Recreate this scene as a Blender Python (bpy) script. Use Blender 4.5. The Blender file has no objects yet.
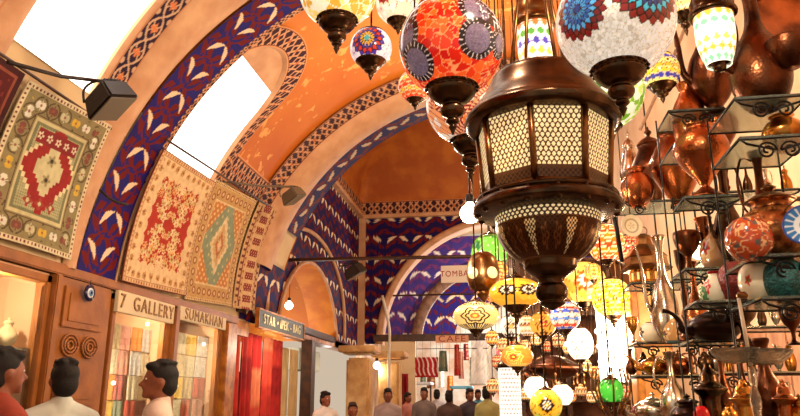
import bpy, bmesh, math, random
import numpy as np
from mathutils import Vector, Matrix
random.seed(7); RNG = np.random.RandomState(5)
PI = math.pi
sc = bpy.context.scene
COL = sc.collection
# ------------------------------------------------------------------ camera, world, exposure
EYE = 1.55
F, PITCH, YAW = 700.0, math.radians(15.3), math.radians(8.6)
cam = bpy.data.cameras.new('camera'); camo = bpy.data.objects.new('camera', cam); COL.objects.link(camo)
cam.sensor_width = 36; cam.lens = 36 * F / 800; cam.clip_end = 200
camo.location = (0, 0, EYE); camo.rotation_euler = (PI / 2 + PITCH, 0, YAW)
sc.camera = camo
sc.view_settings.view_transform = 'Standard'; sc.view_settings.look = 'None'
sc.view_settings.exposure = 0.0; sc.view_settings.gamma = 1
w = bpy.data.worlds.new('world'); sc.world = w; w.use_nodes = True
w.node_tree.nodes['Background'].inputs[0].default_value = (1, .80, .60, 1)
w.node_tree.nodes['Background'].inputs[1].default_value = 0.62
sc.cycles.max_bounces = 5; sc.cycles.diffuse_bounces = 3; sc.cycles.glossy_bounces = 3
sc.cycles.sample_clamp_indirect = 4.0

def lamp(name, loc, power, col=(1, .80, .58), size=.12, kind='POINT', rot=None, parent=None, sx=None, sy=None, spot=None):
    d = bpy.data.lights.new(name, kind); d.energy = power; d.color = col
    if kind == 'AREA':
        d.shape = 'RECTANGLE'; d.size = sx; d.size_y = sy
    else:
        d.shadow_soft_size = size
    if spot: d.spot_size = math.radians(spot); d.spot_blend = .6
    o = bpy.data.objects.new(name, d); COL.objects.link(o); o.location = loc
    if rot is not None: o.rotation_euler = Vector(rot).to_track_quat('-Z', 'Y').to_euler()
    if parent: o.parent = parent
    return o
# added fill lights without fittings, brightening the hall, bays, street and metalware
lamp('vault_fill_light', (-.6, 2.4, 4.6), 120)
lamp('vault_fill_light', (-.4, 7.6, 4.9), 150)
lamp('bay_fill_light', (.2, 13.6, 5.2), 170, (1, .78, .52))
lamp('shop_fill_light', (-1.1, 5.0, 2.7), 85, (1, .8, .55), .15)  # added point light in mid hall, not part of any floodlight
lamp('far_bay_light', (0, 18.6, 4.4), 210, (1, .85, .8))
lamp('far_street_light', (0, 23.2, 3.2), 620, (1, .95, .88), .4)
lamp('metalware_fill_light', (.35, 1.5, 3.1), 62, (1, .82, .6), .05)  # these small lights are added for stronger highlights on the vessels
lamp('metalware_fill_light', (.15, 3.4, 1.9), 14, (1, .7, .4), .05)
lamp('metalware_fill_light', (.9, 4.9, 3.2), 30, (1, .74, .45), .08)
lamp('metalware_fill_light', (1.5, 3.1, 1.9), 14, (1, .62, .3), .08)

# ------------------------------------------------------------------ helpers
def H(r, g, b):
    return np.array([((c / 255) / 12.92 if c / 255 <= .04045 else ((c / 255 + .055) / 1.055) ** 2.4) for c in (r, g, b)])
_fw = Vector((-math.sin(YAW) * math.cos(PITCH), math.cos(YAW) * math.cos(PITCH), math.sin(PITCH)))
_rt = Vector((math.cos(YAW), math.sin(YAW), 0)); _up = _rt.cross(_fw)
def at(x, y, Y=None, X=None):
    d = _fw + _rt * ((x - 400) / F) - _up * ((y - 208) / F)
    t = Y / d.y if Y is not None else X / d.x
    return Vector((0, 0, EYE)) + d * t
def dep(p): return (Vector(p) - Vector((0, 0, EYE))).dot(_fw)

lamp('pillar_fill_light', (-1.6, 14.2, 2.9), 40, (1, .82, .6), .15)  # added to brighten the stone pillars, no lamp hangs here
MATS = {}
def mat(name, c=(200, 200, 200), rough=.6, metal=0, c2=None, scale=6, lo=.4, hi=.6, bump=0, bscale=None, emis=0, trans=0, attr=False, emask=False, coat=0, detail=4, hammer=0):
    if name in MATS: return MATS[name]
    m = bpy.data.materials.new(name); m.use_nodes = True; nt = m.node_tree; N = nt.nodes; L = nt.links
    b = N['Principled BSDF']; b.inputs['Roughness'].default_value = rough; b.inputs['Metallic'].default_value = metal
    b.inputs['Transmission Weight'].default_value = trans; b.inputs['Coat Weight'].default_value = coat
    base = (*H(*c), 1); b.inputs['Base Color'].default_value = base
    out = None
    tc = N.new('ShaderNodeTexCoord')
    if attr:
        a = N.new('ShaderNodeAttribute'); a.attribute_name = 'Col'; out = a.outputs['Color']
    if c2 is not None:
        n = N.new('ShaderNodeTexNoise'); n.inputs['Scale'].default_value = scale; n.inputs['Detail'].default_value = detail
        r = N.new('ShaderNodeMapRange'); r.inputs[1].default_value = lo; r.inputs[2].default_value = hi
        x = N.new('ShaderNodeMix'); x.data_type = 'RGBA'
        L.new(tc.outputs['Object'], n.inputs['Vector']); L.new(n.outputs['Fac'], r.inputs[0]); L.new(r.outputs[0], x.inputs['Factor'])
        if out is not None: L.new(out, x.inputs[6])
        else: x.inputs[6].default_value = base
        x.inputs[7].default_value = (*H(*c2), 1); out = x.outputs[2]
    if out is not None: L.new(out, b.inputs['Base Color'])
    if bump or hammer:
        bp = N.new('ShaderNodeBump'); bp.inputs['Strength'].default_value = bump or hammer; bp.inputs['Distance'].default_value = .01
        if hammer:
            n2 = N.new('ShaderNodeTexVoronoi'); n2.inputs['Scale'].default_value = bscale or 60; o2 = n2.outputs['Distance']
        else:
            n2 = N.new('ShaderNodeTexNoise'); n2.inputs['Scale'].default_value = bscale or 20; o2 = n2.outputs['Fac']
        L.new(tc.outputs['Object'], n2.inputs['Vector']); L.new(o2, bp.inputs['Height']); L.new(bp.outputs[0], b.inputs['Normal'])
    if emis:
        if out is not None: L.new(out, b.inputs['Emission Color'])
        else: b.inputs['Emission Color'].default_value = base
        if emask:
            a2 = N.new('ShaderNodeAttribute'); a2.attribute_name = 'Emi'; mm = N.new('ShaderNodeMath'); mm.operation = 'MULTIPLY'
            mm.inputs[1].default_value = emis; L.new(a2.outputs['Fac'], mm.inputs[0]); L.new(mm.outputs[0], b.inputs['Emission Strength'])
        else: b.inputs['Emission Strength'].default_value = emis
    MATS[name] = m; return m

def link(name, me, m=None, parent=None, smooth=True):
    o = bpy.data.objects.new(name, me); COL.objects.link(o)
    if m is not None:
        for k in (m if isinstance(m, (list, tuple)) else [m]): me.materials.append(k)
    if smooth: me.polygons.foreach_set('use_smooth', [True] * len(me.polygons))
    if parent is not None: o.parent = parent
    return o
def bobj(name, bm, m=None, parent=None, smooth=False):
    bmesh.ops.recalc_face_normals(bm, faces=bm.faces)
    me = bpy.data.meshes.new(name); bm.to_mesh(me); bm.free(); return link(name, me, m, parent, smooth)
def tag(o, label, cat, group=None, kind=None):
    o['label'] = label; o['category'] = cat
    if group: o['group'] = group
    if kind: o['kind'] = kind
    return o
def struct(o): o['kind'] = 'structure'; return o
def thing(name, label, cat, loc, rz=0, group=None):
    o = bpy.data.objects.new(name, None); COL.objects.link(o); o.location = loc; o.rotation_euler = (0, 0, rz); o.empty_display_size = .05
    return tag(o, label, cat, group)
def copy_tree(o, parent=None):
    c = o.copy(); COL.objects.link(c)
    if parent is not None: c.parent = parent
    for ch in o.children: copy_tree(ch, c)
    return c

def grid(name, nu, nv, pos, col=None, m=None, parent=None, keep=None, emi=None, wrap=False, thick=0):
    """pos(u,v)->x,y,z arrays; col(u,v,x,y,z)->(N,3); u,v in 0..1"""
    u, v = np.meshgrid(np.linspace(0, 1, nu + 1), np.linspace(0, 1, nv + 1)); u = u.ravel(); v = v.ravel()
    x, y, z = pos(u, v)
    V = np.stack([x, y, z], 1)
    i = np.arange(nu)[None, :] + np.arange(nv)[:, None] * (nu + 1); i = i.ravel()
    Fq = np.stack([i, i + 1, i + nu + 2, i + nu + 1], 1)
    if keep is not None:
        k = keep(u, v, x, y, z); Fq = Fq[k[Fq].all(1)]
    me = bpy.data.meshes.new(name); me.vertices.add(len(V)); me.vertices.foreach_set('co', V.astype(np.float32).ravel())
    me.loops.add(len(Fq) * 4); me.loops.foreach_set('vertex_index', Fq.astype(np.int32).ravel())
    me.polygons.add(len(Fq)); me.polygons.foreach_set('loop_start', np.arange(0, len(Fq) * 4, 4, dtype=np.int32))
    me.polygons.foreach_set('loop_total', np.full(len(Fq), 4, dtype=np.int32)); me.update(calc_edges=True)
    if col is not None:
        c = np.ones((len(V), 4), np.float32); c[:, :3] = col(u, v, x, y, z)
        a = me.color_attributes.new('Col', 'FLOAT_COLOR', 'POINT'); a.data.foreach_set('color', c.ravel())
    if emi is not None:
        a = me.attributes.new('Emi', 'FLOAT', 'POINT'); a.data.foreach_set('value', emi(u, v, x, y, z).astype(np.float32))
    o = link(name, me, m, parent)
    if thick:
        s = o.modifiers.new('thickness', 'SOLIDIFY'); s.thickness = thick; s.offset = 0
    return o

def box(bm, c, s, rz=0, bev=0):
    r = bmesh.ops.create_cube(bm, size=1)['verts']
    bmesh.ops.scale(bm, vec=s, verts=r)
    if bev:
        e = list({e for v in r for e in v.link_edges}); r = bmesh.ops.bevel(bm, geom=e, offset=bev, segments=2, affect='EDGES')['verts']
    if rz: bmesh.ops.rotate(bm, cent=(0, 0, 0), matrix=Matrix.Rotation(rz, 3, 'Z'), verts=r)
    bmesh.ops.translate(bm, vec=c, verts=r); return r
def boxes(name, lst, m, parent=None, bev=.0):
    bm = bmesh.new()
    for c, s in lst: box(bm, c, s, bev=bev)
    return bobj(name, bm, m, parent)
def b2(name, x0, x1, y0, y1, z0, z1, m, parent=None, bev=0):
    return boxes(name, [(((x0 + x1) / 2, (y0 + y1) / 2, (z0 + z1) / 2), (abs(x1 - x0), abs(y1 - y0), abs(z1 - z0)))], m, parent, bev)
def smooth_pts(pts, n=4):
    P = [Vector(p) for p in pts]; out = []
    for i in range(len(P) - 1):
        a = P[max(i - 1, 0)]; b = P[i]; c = P[i + 1]; d = P[min(i + 2, len(P) - 1)]
        for k in range(n):
            t = k / n
            out.append(.5 * ((2 * b) + (c - a) * t + (2 * a - 5 * b + 4 * c - d) * t * t + (3 * b - a - 3 * c + d) * t ** 3))
    out.append(P[-1]); return out
def tube(bm, pts, rad, seg=8, sm=0, cap=True):
    P = smooth_pts(pts, sm) if sm else [Vector(p) for p in pts]; n = len(P)
    R = rad if isinstance(rad, (list, tuple)) else [rad] * 2
    rings = []; prev = None
    for i, p in enumerate(P):
        t = (P[min(i + 1, n - 1)] - P[max(i - 1, 0)]).normalized()
        if prev is None: a = t.orthogonal().normalized()
        else: a = (prev - t * prev.dot(t)).normalized() if (prev - t * prev.dot(t)).length > 1e-6 else t.orthogonal().normalized()
        prev = a; b = t.cross(a)
        f = i / (n - 1) * (len(R) - 1); k = min(int(f), len(R) - 2); r = R[k] + (R[k + 1] - R[k]) * (f - k)
        rings.append([bm.verts.new(p + (a * math.cos(q) + b * math.sin(q)) * r) for q in [2 * PI * j / seg for j in range(seg)]])
    for A, B in zip(rings, rings[1:]):
        for j in range(seg): bm.faces.new((A[j], A[(j + 1) % seg], B[(j + 1) % seg], B[j]))
    if cap:
        bm.faces.new(rings[0][::-1]); bm.faces.new(rings[-1])
def tubes(name, lst, m, parent=None, seg=8, sm=0):
    bm = bmesh.new()
    for pts, r in lst: tube(bm, pts, r, seg, sm)
    return bobj(name, bm, m, parent, True)
def lathe(name, prof, m, parent=None, seg=32, z0=0, rs=1, zs=1, sm=3, flute=0, fl_n=12, loc=None, smooth=True):
    """prof [(r,z)]"""
    P = [Vector((r, z, 0)) for r, z in prof]
    if sm > 1: P = smooth_pts(P, sm)
    bm = bmesh.new(); rings = []
    for p in P:
        r = max(p.x, 0) * rs; z = z0 + p.y * zs
        rings.append([bm.verts.new((r * (1 + flute * math.cos(fl_n * q)) * math.cos(q), r * (1 + flute * math.cos(fl_n * q)) * math.sin(q), z)) for q in [2 * PI * (j + .5) / seg for j in range(seg)]])
    for A, B in zip(rings, rings[1:]):
        for j in range(seg): bm.faces.new((A[j], A[(j + 1) % seg], B[(j + 1) % seg], B[j]))
    bm.faces.new(rings[0][::-1]); bm.faces.new(rings[-1])
    bmesh.ops.remove_doubles(bm, verts=bm.verts, dist=1e-5)
    o = bobj(name, bm, m, parent, smooth)
    if loc: o.location = loc
    return o

# ------------------------------------------------------------------ pattern painters (numpy, albedo only)
def leaf(u, v, cx, cy, ang, a, b):
    dx, dy = u - cx, v - cy; c, s = math.cos(ang), math.sin(ang)
    X = dx * c + dy * s; Y = -dx * s + dy * c
    Y = Y + .25 * X * X / a
    return np.abs(X) / a + (np.abs(Y) / b) ** 1.5 < 1
def vnoise(x, y, s=1, seed=0):
    x = x * s; y = y * s; xi = np.floor(x); yi = np.floor(y); fx = x - xi; fy = y - yi
    def h(a, b):
        q = np.sin(a * 127.1 + b * 311.7 + seed * 74.7) * 43758.5453; return q - np.floor(q)
    fx = fx * fx * (3 - 2 * fx); fy = fy * fy * (3 - 2 * fy)
    return (h(xi, yi) * (1 - fx) + h(xi + 1, yi) * fx) * (1 - fy) + (h(xi, yi + 1) * (1 - fx) + h(xi + 1, yi + 1) * fx) * fy
def tile(U, V, cw=.62, ch=.66, blue=(24, 18, 84), red=(104, 22, 20), white=(230, 204, 170), lw=1.0, rib=False):
    n = len(U); nz = vnoise(U, V, 9, 2)[:, None]
    C = np.tile(H(*blue), (n, 1)) * (1 - .35 * nz) + H(52, 20, 50) * .35 * nz
    u = (U / cw) % 1 * cw; v = (V / ch) % 1 * ch
    if rib:
        for cx, cy in ((cw / 2, .06), (cw / 2, .39), (0, .22), (cw, .22), (0, .55), (cw, .55), (cw / 2, ch + .06)):
            for k in range(4):
                a = PI / 4 + k * PI / 2
                C[leaf(u, v, cx + .12 * math.cos(a), cy + .12 * math.sin(a), a, .10, .042)] = H(*red)
        for cx, cy in ((cw / 2, .22), (cw / 2, .55)):
            C[np.abs(np.hypot(u - cx, v - cy) - .2) < .011] = H(*red)
        for dx, cy, s in ((-.03, .24, 1), (.03, .56, -1)):
            C[leaf(u, v, cw / 2 + dx - .12, cy, -s * .74, .125, .036)] = H(*white)
            C[leaf(u, v, cw / 2 + dx + .12, cy, s * .74, .125, .036)] = H(*white)
        return C
    row = np.floor(V / ch).astype(int); u2 = (U / cw + .5 * (row % 2)) % 1 * cw
    for cx, cy in ((cw / 2, 0), (cw / 2, ch), (0, ch / 2), (cw, ch / 2)):
        for k in range(4):
            a = PI / 4 + k * PI / 2
            C[leaf(u2, v, cx + cw * .18 * math.cos(a), cy + ch * .22 * math.sin(a), a, cw * .17, .05)] = H(*red)
    for cx, s in ((cw * .25, -1), (cw * .75, 1)):
        C[leaf(u2, v, cx, ch * .5, s * .62, cw * .215 * lw, .046 * lw)] = H(*white)
    return C
def border(s, t, per=.26, bg=(44, 26, 50), vine=(196, 160, 130), motif=(206, 120, 70)):
    """s metres along, t 0..1 across"""
    C = np.tile(H(*bg), (len(s), 1)); q = s / per * 2 * PI
    for ph in (0, PI):
        C[np.abs(t - .5 - .34 * np.sin(q / 2 + ph)) < .05] = H(*vine)
        C[np.abs(t - .5 - .22 * np.sin(q + ph)) < .04] = H(*vine)
    p = (s / per) % 1
    d = np.hypot((p - .5) * 1.1, (t - .5)); a = np.arctan2(t - .5, p - .5)
    C[d < .15 + .07 * np.cos(4 * a)] = H(*motif)
    d = np.hypot((np.minimum(p, 1 - p)) * 1.1, np.minimum(t, 1 - t) - .1)
    C[(d < .12) & (np.abs(t - .5) > .3)] = H(*vine)
    C[(t < .06) | (t > .94)] = H(190, 130, 90)
    return C
def border2(s, t, per=.2):
    C = np.tile(H(58, 32, 44), (len(s), 1)); p = (s / per) % 1
    a = np.abs(np.abs(p - .5) - np.abs(t - .5) * .8)
    C[a < .07] = H(214, 160, 120); C[np.abs(np.abs(p - .5) + np.abs(t - .5) * .8 - .42) < .06] = H(206, 150, 110)
    C[np.hypot(p - .5, t - .5) < .1] = H(196, 110, 66)
    C[(t < .1) | (t > .9)] = H(110, 50, 40); C[(t < .04) | (t > .96)] = H(214, 150, 100)
    return C
def rect_d(u, v, W, Hh): return np.minimum(np.minimum(u, W - u), np.minimum(v, Hh - v))
def flower(C, u, v, cx, cy, r, n, c1, c2, rot=0):
    d = np.hypot(u - cx, v - cy); a = np.arctan2(v - cy, u - cx) + rot
    C[d < r * (.8 + .25 * np.cos(n * a))] = H(*c1); C[d < r * .35] = H(*c2)

# ------------------------------------------------------------------ common materials
ATTR = mat('painted_plaster_tile', rough=.7, attr=True, bump=.12, bscale=30)
ATTR.node_tree.nodes['Principled BSDF'].inputs['Specular IOR Level'].default_value = .12
RUG = mat('woven_wool', rough=.95, attr=True, bump=.35, bscale=160)
CREAM = mat('cream_plaster', (226, 200, 156), .8, c2=(214, 184, 138), scale=3, lo=.3, hi=.8, bump=.08)
TAN = mat('tan_plaster', (214, 168, 128), .7, c2=(184, 128, 88), scale=4, lo=.3, hi=.8, bump=.12)
ORANGE = mat('ochre_plaster', (208, 118, 24), .7, c2=(190, 94, 14), scale=1.2, lo=.3, hi=.75, bump=.1)
WOOD = mat('carved_brown_wood', (168, 102, 40), .45, c2=(126, 72, 26), scale=5, lo=.3, hi=.8, bump=.15, bscale=40)
WOODL = mat('golden_wood', (196, 124, 40), .45, c2=(150, 84, 24), scale=8, bump=.1)
DARKW = mat('dark_wood', (52, 30, 18), .5, c2=(80, 44, 22), scale=7)
IRON = mat('black_iron', (24, 18, 15), .4, .6)
BRASS = mat('aged_brass', (164, 116, 70), .3, 1, c2=(92, 60, 34), scale=14, lo=.3, hi=.7)
BRONZE = mat('dark_bronze', (98, 74, 54), .26, 1, c2=(44, 31, 23), scale=16, lo=.35, hi=.7)
COPPER = mat('hammered_copper', (186, 108, 64), .26, 1, c2=(96, 50, 28), scale=5, hammer=.12, bscale=110)
DCOPPER = mat('dark_copper', (116, 68, 44), .3, 1, c2=(52, 30, 20), scale=6, hammer=.1, bscale=90)
GOLDC = mat('yellow_brass', (214, 150, 70), .25, 1, c2=(130, 78, 34), scale=9)
SILVER = mat('tinned_silver', (226, 214, 200), .22, 1, c2=(150, 130, 112), scale=10)
GLASS = mat('clear_glass_board', (200, 220, 210), .08, 0, trans=.85)
WHITE_E = mat('daylight_pane', (255, 253, 250), .5, emis=2.2)
BULB = mat('lit_bulb', (255, 244, 214), .5, emis=9)
BLACKP = mat('black_painted_metal', (38, 26, 20), .5, .2)
GREYP = mat('grey_painted_metal', (112, 98, 80), .5, .3)
STONE = mat('ochre_stone_pillar', (222, 176, 116), .75, c2=(196, 144, 88), scale=4, bump=.2)
SHADE = mat('lit_mosaic_glass', rough=.16, attr=True, emis=.72, coat=.4)
SHADE_HOT = mat('brightly_lit_glass', rough=.2, attr=True, emis=1.9)
CERAMIC = mat('glazed_ceramic', rough=.15, attr=True, coat=.6)

# ------------------------------------------------------------------ setting: vault, walls, floor
ZC, R0 = 2.6, 3.6
def vpos(Y, th, R=R0):
    return -R * np.cos(th), Y + 0 * th, ZC + R * np.sin(th)
D = math.radians
def vstrip(name, ya, yb, t0, t1, nu, nv, col=None, m=ATTR, relief=0, R=R0, keep=None):
    """ya,yb: functions or numbers of theta in degrees"""
    fa = ya if callable(ya) else (lambda t: ya + 0 * t); fb = yb if callable(yb) else (lambda t: yb + 0 * t)
    def pos(u, v):
        th = t0 + (t1 - t0) * v; Y = fa(th) * (1 - u) + fb(th) * u
        return vpos(Y, np.radians(th), R - relief * np.sin(PI * u) ** .6)
    def cc(u, v, x, y, z):
        th = np.radians(t0 + (t1 - t0) * v); return col(u, R0 * th, y)
    o = grid(name, nu, nv, pos, cc if col else None, m, keep=keep)
    return struct(o)
TMAX = 122
# base vault, cream low and ochre high; window holes left open
def flake(m):
    nt = m.node_tree; N = nt.nodes; L = nt.links; b = N['Principled BSDF']; src = b.inputs['Base Color'].links[0].from_socket
    tc = N.new('ShaderNodeTexCoord'); a = N.new('ShaderNodeTexNoise'); a.inputs['Scale'].default_value = 7; a.inputs['Detail'].default_value = 8; a.inputs['Distortion'].default_value = .6
    g = N.new('ShaderNodeTexNoise'); g.inputs['Scale'].default_value = 1.1
    s_ = N.new('ShaderNodeMath'); s_.operation = 'ADD'; r = N.new('ShaderNodeMapRange'); r.inputs[1].default_value = 1.19; r.inputs[2].default_value = 1.25
    x = N.new('ShaderNodeMix'); x.data_type = 'RGBA'; x.inputs[7].default_value = (*H(222, 160, 80), 1)
    L.new(tc.outputs['Object'], a.inputs['Vector']); L.new(tc.outputs['Object'], g.inputs['Vector']); L.new(a.outputs['Fac'], s_.inputs[0]); L.new(g.outputs['Fac'], s_.inputs[1])
    L.new(s_.outputs[0], r.inputs[0]); L.new(r.outputs[0], x.inputs['Factor']); L.new(src, x.inputs[6]); L.new(x.outputs[2], b.inputs['Base Color'])
flake(ORANGE)
W1 = (3.95, 4.92, 22.5, 75)
def w2_inside(Y, th, g=0):
    yc, hw = 6.82, .60 + g * .9; skew = (th - 20) * .009
    y = Y - skew * .55
    top = 49 + g * 22; rr = 11.5
    body = (th > 20 - g * 30) & (th < top - rr) & (np.abs(y - yc + .08) < hw)
    cap = (((y - yc + .08) / hw) ** 2 + ((th - (top - rr)) / rr) ** 2 < 1) & (th >= top - rr)
    return body | cap
def vault_keep(u, v, x, y, z):
    th = np.degrees(np.arctan2(z - ZC, -x))
    k = ~((y > W1[0]) & (y < W1[1]) & (th > W1[2]) & (th < W1[3]))
    return k & ~w2_inside(y, th, -.02)
YV0, YV1 = -2.0, 10.66
def vault_base(name, t0, t1, m):
    nv = int((t1 - t0) * 1.2)
    def pos(u, v):
        return vpos(YV0 + (YV1 - YV0) * u, np.radians(t0 + (t1 - t0) * v), R0 + .015)
    return struct(grid(name, 400, nv * 2, pos, None, m, keep=vault_keep))
vault_base('ceiling', 25, TMAX, ORANGE)
vault_base('ceiling', 0, 25, CREAM)
# arched window_1: pane, cream reveal
def reveal(name, y0, y1, t0, t1, dR, m):
    bm = bmesh.new()
    n = 24; sides = [[(y0, t0 + (t1 - t0) * k / n) for k in range(n + 1)], [(y1, t0 + (t1 - t0) * k / n) for k in range(n + 1)], [(y0, t0), (y1, t0)], [(y0, t1), (y1, t1)]]
    for s in sides:
        pr = None
        for (Y, t) in s:
            a = D(t); v1 = bm.verts.new((-R0 * math.cos(a), Y, ZC + R0 * math.sin(a))); R2 = R0 + dR; v2 = bm.verts.new((-R2 * math.cos(a), Y, ZC + R2 * math.sin(a)))
            if pr: bm.faces.new((pr[0], v1, v2, pr[1]))
            pr = (v1, v2)
    return struct(bobj(name, bm, m))
reveal('window_1', W1[0], W1[1], W1[2], W1[3], .05, CREAM)
struct(grid('window_1', 12, 60, lambda u, v: vpos(W1[0] + (W1[1] - W1[0]) * u, np.radians(W1[2] + (W1[3] - W1[2]) * v), R0 + .05), None, WHITE_E))
# window_2: stilted arch with tiled surround
def w2_outline(g, n=40):
    pts = []; yc, hw = 6.74, .60 + g * .9; top = 49 + g * 22; rr = 11.5
    for k in range(11):
        pts.append((-hw, 16 + (top - rr - 16) * k / 10))
    for k in range(1, n):
        a = PI - PI * k / n; pts.append((hw * math.cos(a), top - rr + rr * math.sin(a)))
    for k in range(11): pts.append((hw, top - rr - (top - rr - 16) * k / 10))
    return [(yc + y + (t - 20) * .00495, t) for y, t in pts]
def ring_surface(name, A, B, RA, RB, m, col=None, nv=8, sub=5):
    A = np.array(A); B = np.array(B); n = len(A)
    def ip(Q, u): return np.interp(u * (n - 1), np.arange(n), Q[:, 0]), np.interp(u * (n - 1), np.arange(n), Q[:, 1])
    X = [R0 * math.cos(0)] ; d = [0]
    for i in range(1, n): d.append(d[-1] + math.hypot(A[i, 0] - A[i - 1, 0], D(A[i, 1] - A[i - 1, 1]) * R0))
    d = np.array(d)
    def pos(u, v):
        ya, ta = ip(A, u); yb, tb = ip(B, u)
        return vpos(ya * (1 - v) + yb * v, np.radians(ta * (1 - v) + tb * v), RA * (1 - v) + RB * v)
    cc = (lambda u, v, x, y, z: col(np.interp(u * (n - 1), np.arange(n), d), v)) if col else None
    return struct(grid(name, n * sub, nv, pos, cc, m))
INN, OUT = w2_outline(0), w2_outline(.2)
ring_surface('trim_1', INN, OUT, R0 - .012, R0 - .012, ATTR, lambda s, t: border2(s, t), 26, 8)
ring_surface('window_2', INN, w2_outline(-.03), R0 - .012, R0 + .03, TAN)
def w2p():
    pts = w2_outline(-.03); n = len(pts) // 2
    pane, top = bmesh.new(), bmesh.new(); rows = []
    for i in range(n + 1):
        a, b = pts[i], pts[len(pts) - 1 - i]; bm = pane if a[1] < 42.4 else top
        rows.append([(a[0] * (1 - k) + b[0] * k, a[1] * (1 - k) + b[1] * k) for k in (0, .5, 1)])
    def quad(bm, A, B, R):
        V = [[bm.verts.new(vpos(y, D(t), R)) for y, t in r] for r in (A, B)]
        for j in range(2):
            if len({tuple(round(c, 4) for c in q.co) for q in (V[0][j], V[0][j + 1], V[1][j + 1], V[1][j])}) == 4: bm.faces.new((V[0][j], V[0][j + 1], V[1][j + 1], V[1][j]))
    for A, B in zip(rows, rows[1:]):
        if A[0][1] < 42.5 and B[0][1] >= 42.5 or (A[0][1] < 42.5): quad(pane, A, B, R0 + .03)
        else: quad(top, A, B, R0 + .028)
    struct(bobj('window_2', pane, WHITE_E, smooth=True)); struct(bobj('window_2', top, TAN, smooth=True))
w2p()
# frieze of worn tracery under the ochre field
vstrip('trim_2', 7.45, 8.75, 24.3, 30, 90, 26, lambda u, s, y: border2(y, np.clip((s - R0 * D(24.3)) / (R0 * D(5.7)), 0, 1), .2), relief=0, R=R0 - .01)
# plaster and vine borders round window_1
vstrip('trim_3', 3.45, 3.74, 12, TMAX, 24, 420, lambda u, s, y: border(s, u))
vstrip('trim_4', 3.74, 3.95, 12, TMAX, 6, 60, None, TAN, .03)
vstrip('trim_4', 4.90, 4.97, 22, TMAX, 6, 60, None, TAN, .02)
vstrip('trim_3', 4.965, 5.21, 20, TMAX, 26, 440, lambda u, s, y: border(s, u), R=R0 - .012)
# first great rib: plaster moulding + blue tile soffit
bl = lambda t: 5.36 + .0085 * t; br = lambda t: 5.95 + .0068 * t
vstrip('trim_5', lambda t: 5.2 + .0005 * t, bl, 0, TMAX, 12, 90, None, TAN, .06)
vstrip('trim_6', bl, br, 0, TMAX, 56, 640, lambda u, s, y: tile(u * .62, s, rib=True, blue=(30, 28, 112)), R=R0 - .03)
vstrip('trim_6', br, lambda t: br(t) + .10, 22, TMAX, 10, 420, lambda u, s, y: border2(s, u, .14), R=R0 - .02)
vstrip('trim_6', br, lambda t: br(t) + .03, 0, 22, 3, 40, None, TAN, 0, R=R0 - .04)
# second rib
b2l = lambda t: 9.95 + .002 * t; b2r = lambda t: 10.62 + .0 * t
vstrip('trim_7', lambda t: 8.52 + .006 * t, lambda t: 8.95 + .006 * t, 24, TMAX, 20, 300, lambda u, s, y: border2(s, u, .24), R=R0 - .02)
vstrip('trim_8', lambda t: 8.95 + .006 * t, b2l, 13, TMAX, 16, 90, None, TAN, .16)
vstrip('trim_9', b2l, b2r, 24, TMAX, 20, 300, lambda u, s, y: tile(s, u * .5, .5, .5, lw=1.05, white=(206, 180, 150)), R=R0 - .03)
vstrip('trim_9', 9.35, b2r, 0, 15, 60, 60, lambda u, s, y: tile(y, s + .1, .56, .52), R=R0 - .02)
# bay beyond the second rib -------------------------------------------------
YE = 17.0; ZT = 6.35
archY, archZ = (10.76, 14.6), (2.75, 4.02)
def side_keep(u, v, x, y, z):
    c = (archY[0] + archY[1]) / 2; hw = (archY[1] - archY[0]) / 2; q = np.clip(np.abs(y - c) / hw, 0, 1)
    top = archZ[0] + (archZ[1] - archZ[0]) * (1 - q ** 2.0) ** .62
    return ~((np.abs(y - c) < hw) & (z < top)) 
struct(grid('wall_left', 520, 260, lambda u, v: (-R0 + 0 * u, 9.15 + (YE - 9.15) * u, 2.62 + (ZT - .25 - 2.62) * v),
     lambda u, v, x, y, z: tile(y, z, .56, .52, lw=1.0), ATTR, keep=side_keep))
# soffit of the side arch, ochre alley vault behind it
def sarch(q): return archZ[0] + (archZ[1] - archZ[0]) * max(0, 1 - abs(q) ** 2.0) ** .62
def arch_soffit(name, x0, x1, m, grow=0, n=48):
    c = (archY[0] + archY[1]) / 2; hw = (archY[1] - archY[0]) / 2 + grow
    def pos(u, v):
        a = PI * u; q = -np.cos(a)
        zz = archZ[0] + (archZ[1] - archZ[0] + grow) * np.power(np.clip(1 - np.abs(q) ** 2.0, 0, 1), .62)
        return x0 + (x1 - x0) * v, c + hw * q, zz
    return struct(grid(name, n, 6, pos, None, m))
arch_soffit('ceiling', -R0 + .02, -4.15, mat('bright_ochre', (232, 140, 30), .6, c2=(214, 116, 20), scale=3))
arch_soffit('ceiling', -4.15, -7.5, ORANGE, 0)
b2('wall_left', -7.6, -7.5, 10, 15.5, 0, 4.2, mat('alley_plaster', (222, 158, 50), .8, c2=(150, 90, 30), scale=2))
tubes('trim_10', [([(-R0 + .04, (archY[0] + archY[1]) / 2 + (archY[1] - archY[0]) / 2 * -math.cos(PI * k / 40), sarch(-math.cos(PI * k / 40))) for k in range(41)], .03)], TAN)['kind'] = 'structure'
# outer moulded arch ring next to the corner
tubes('trim_10', [([(-R0 + .03, 12.75 + 2.6 * -math.cos(PI * k / 40), 2.85 + 1.75 * max(0, math.sin(PI * k / 40)) ** .8) for k in range(41)], .04)], TAN)['kind'] = 'structure'
# lower left wall surface behind shops
b2('wall_left', -4.4, -4.3, -2, 9.1, 0, 2.6, CREAM); b2('wall_left', -3.9, -3.6, 14.5, YE + .2, 2.62, 2.75, STONE)
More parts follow.
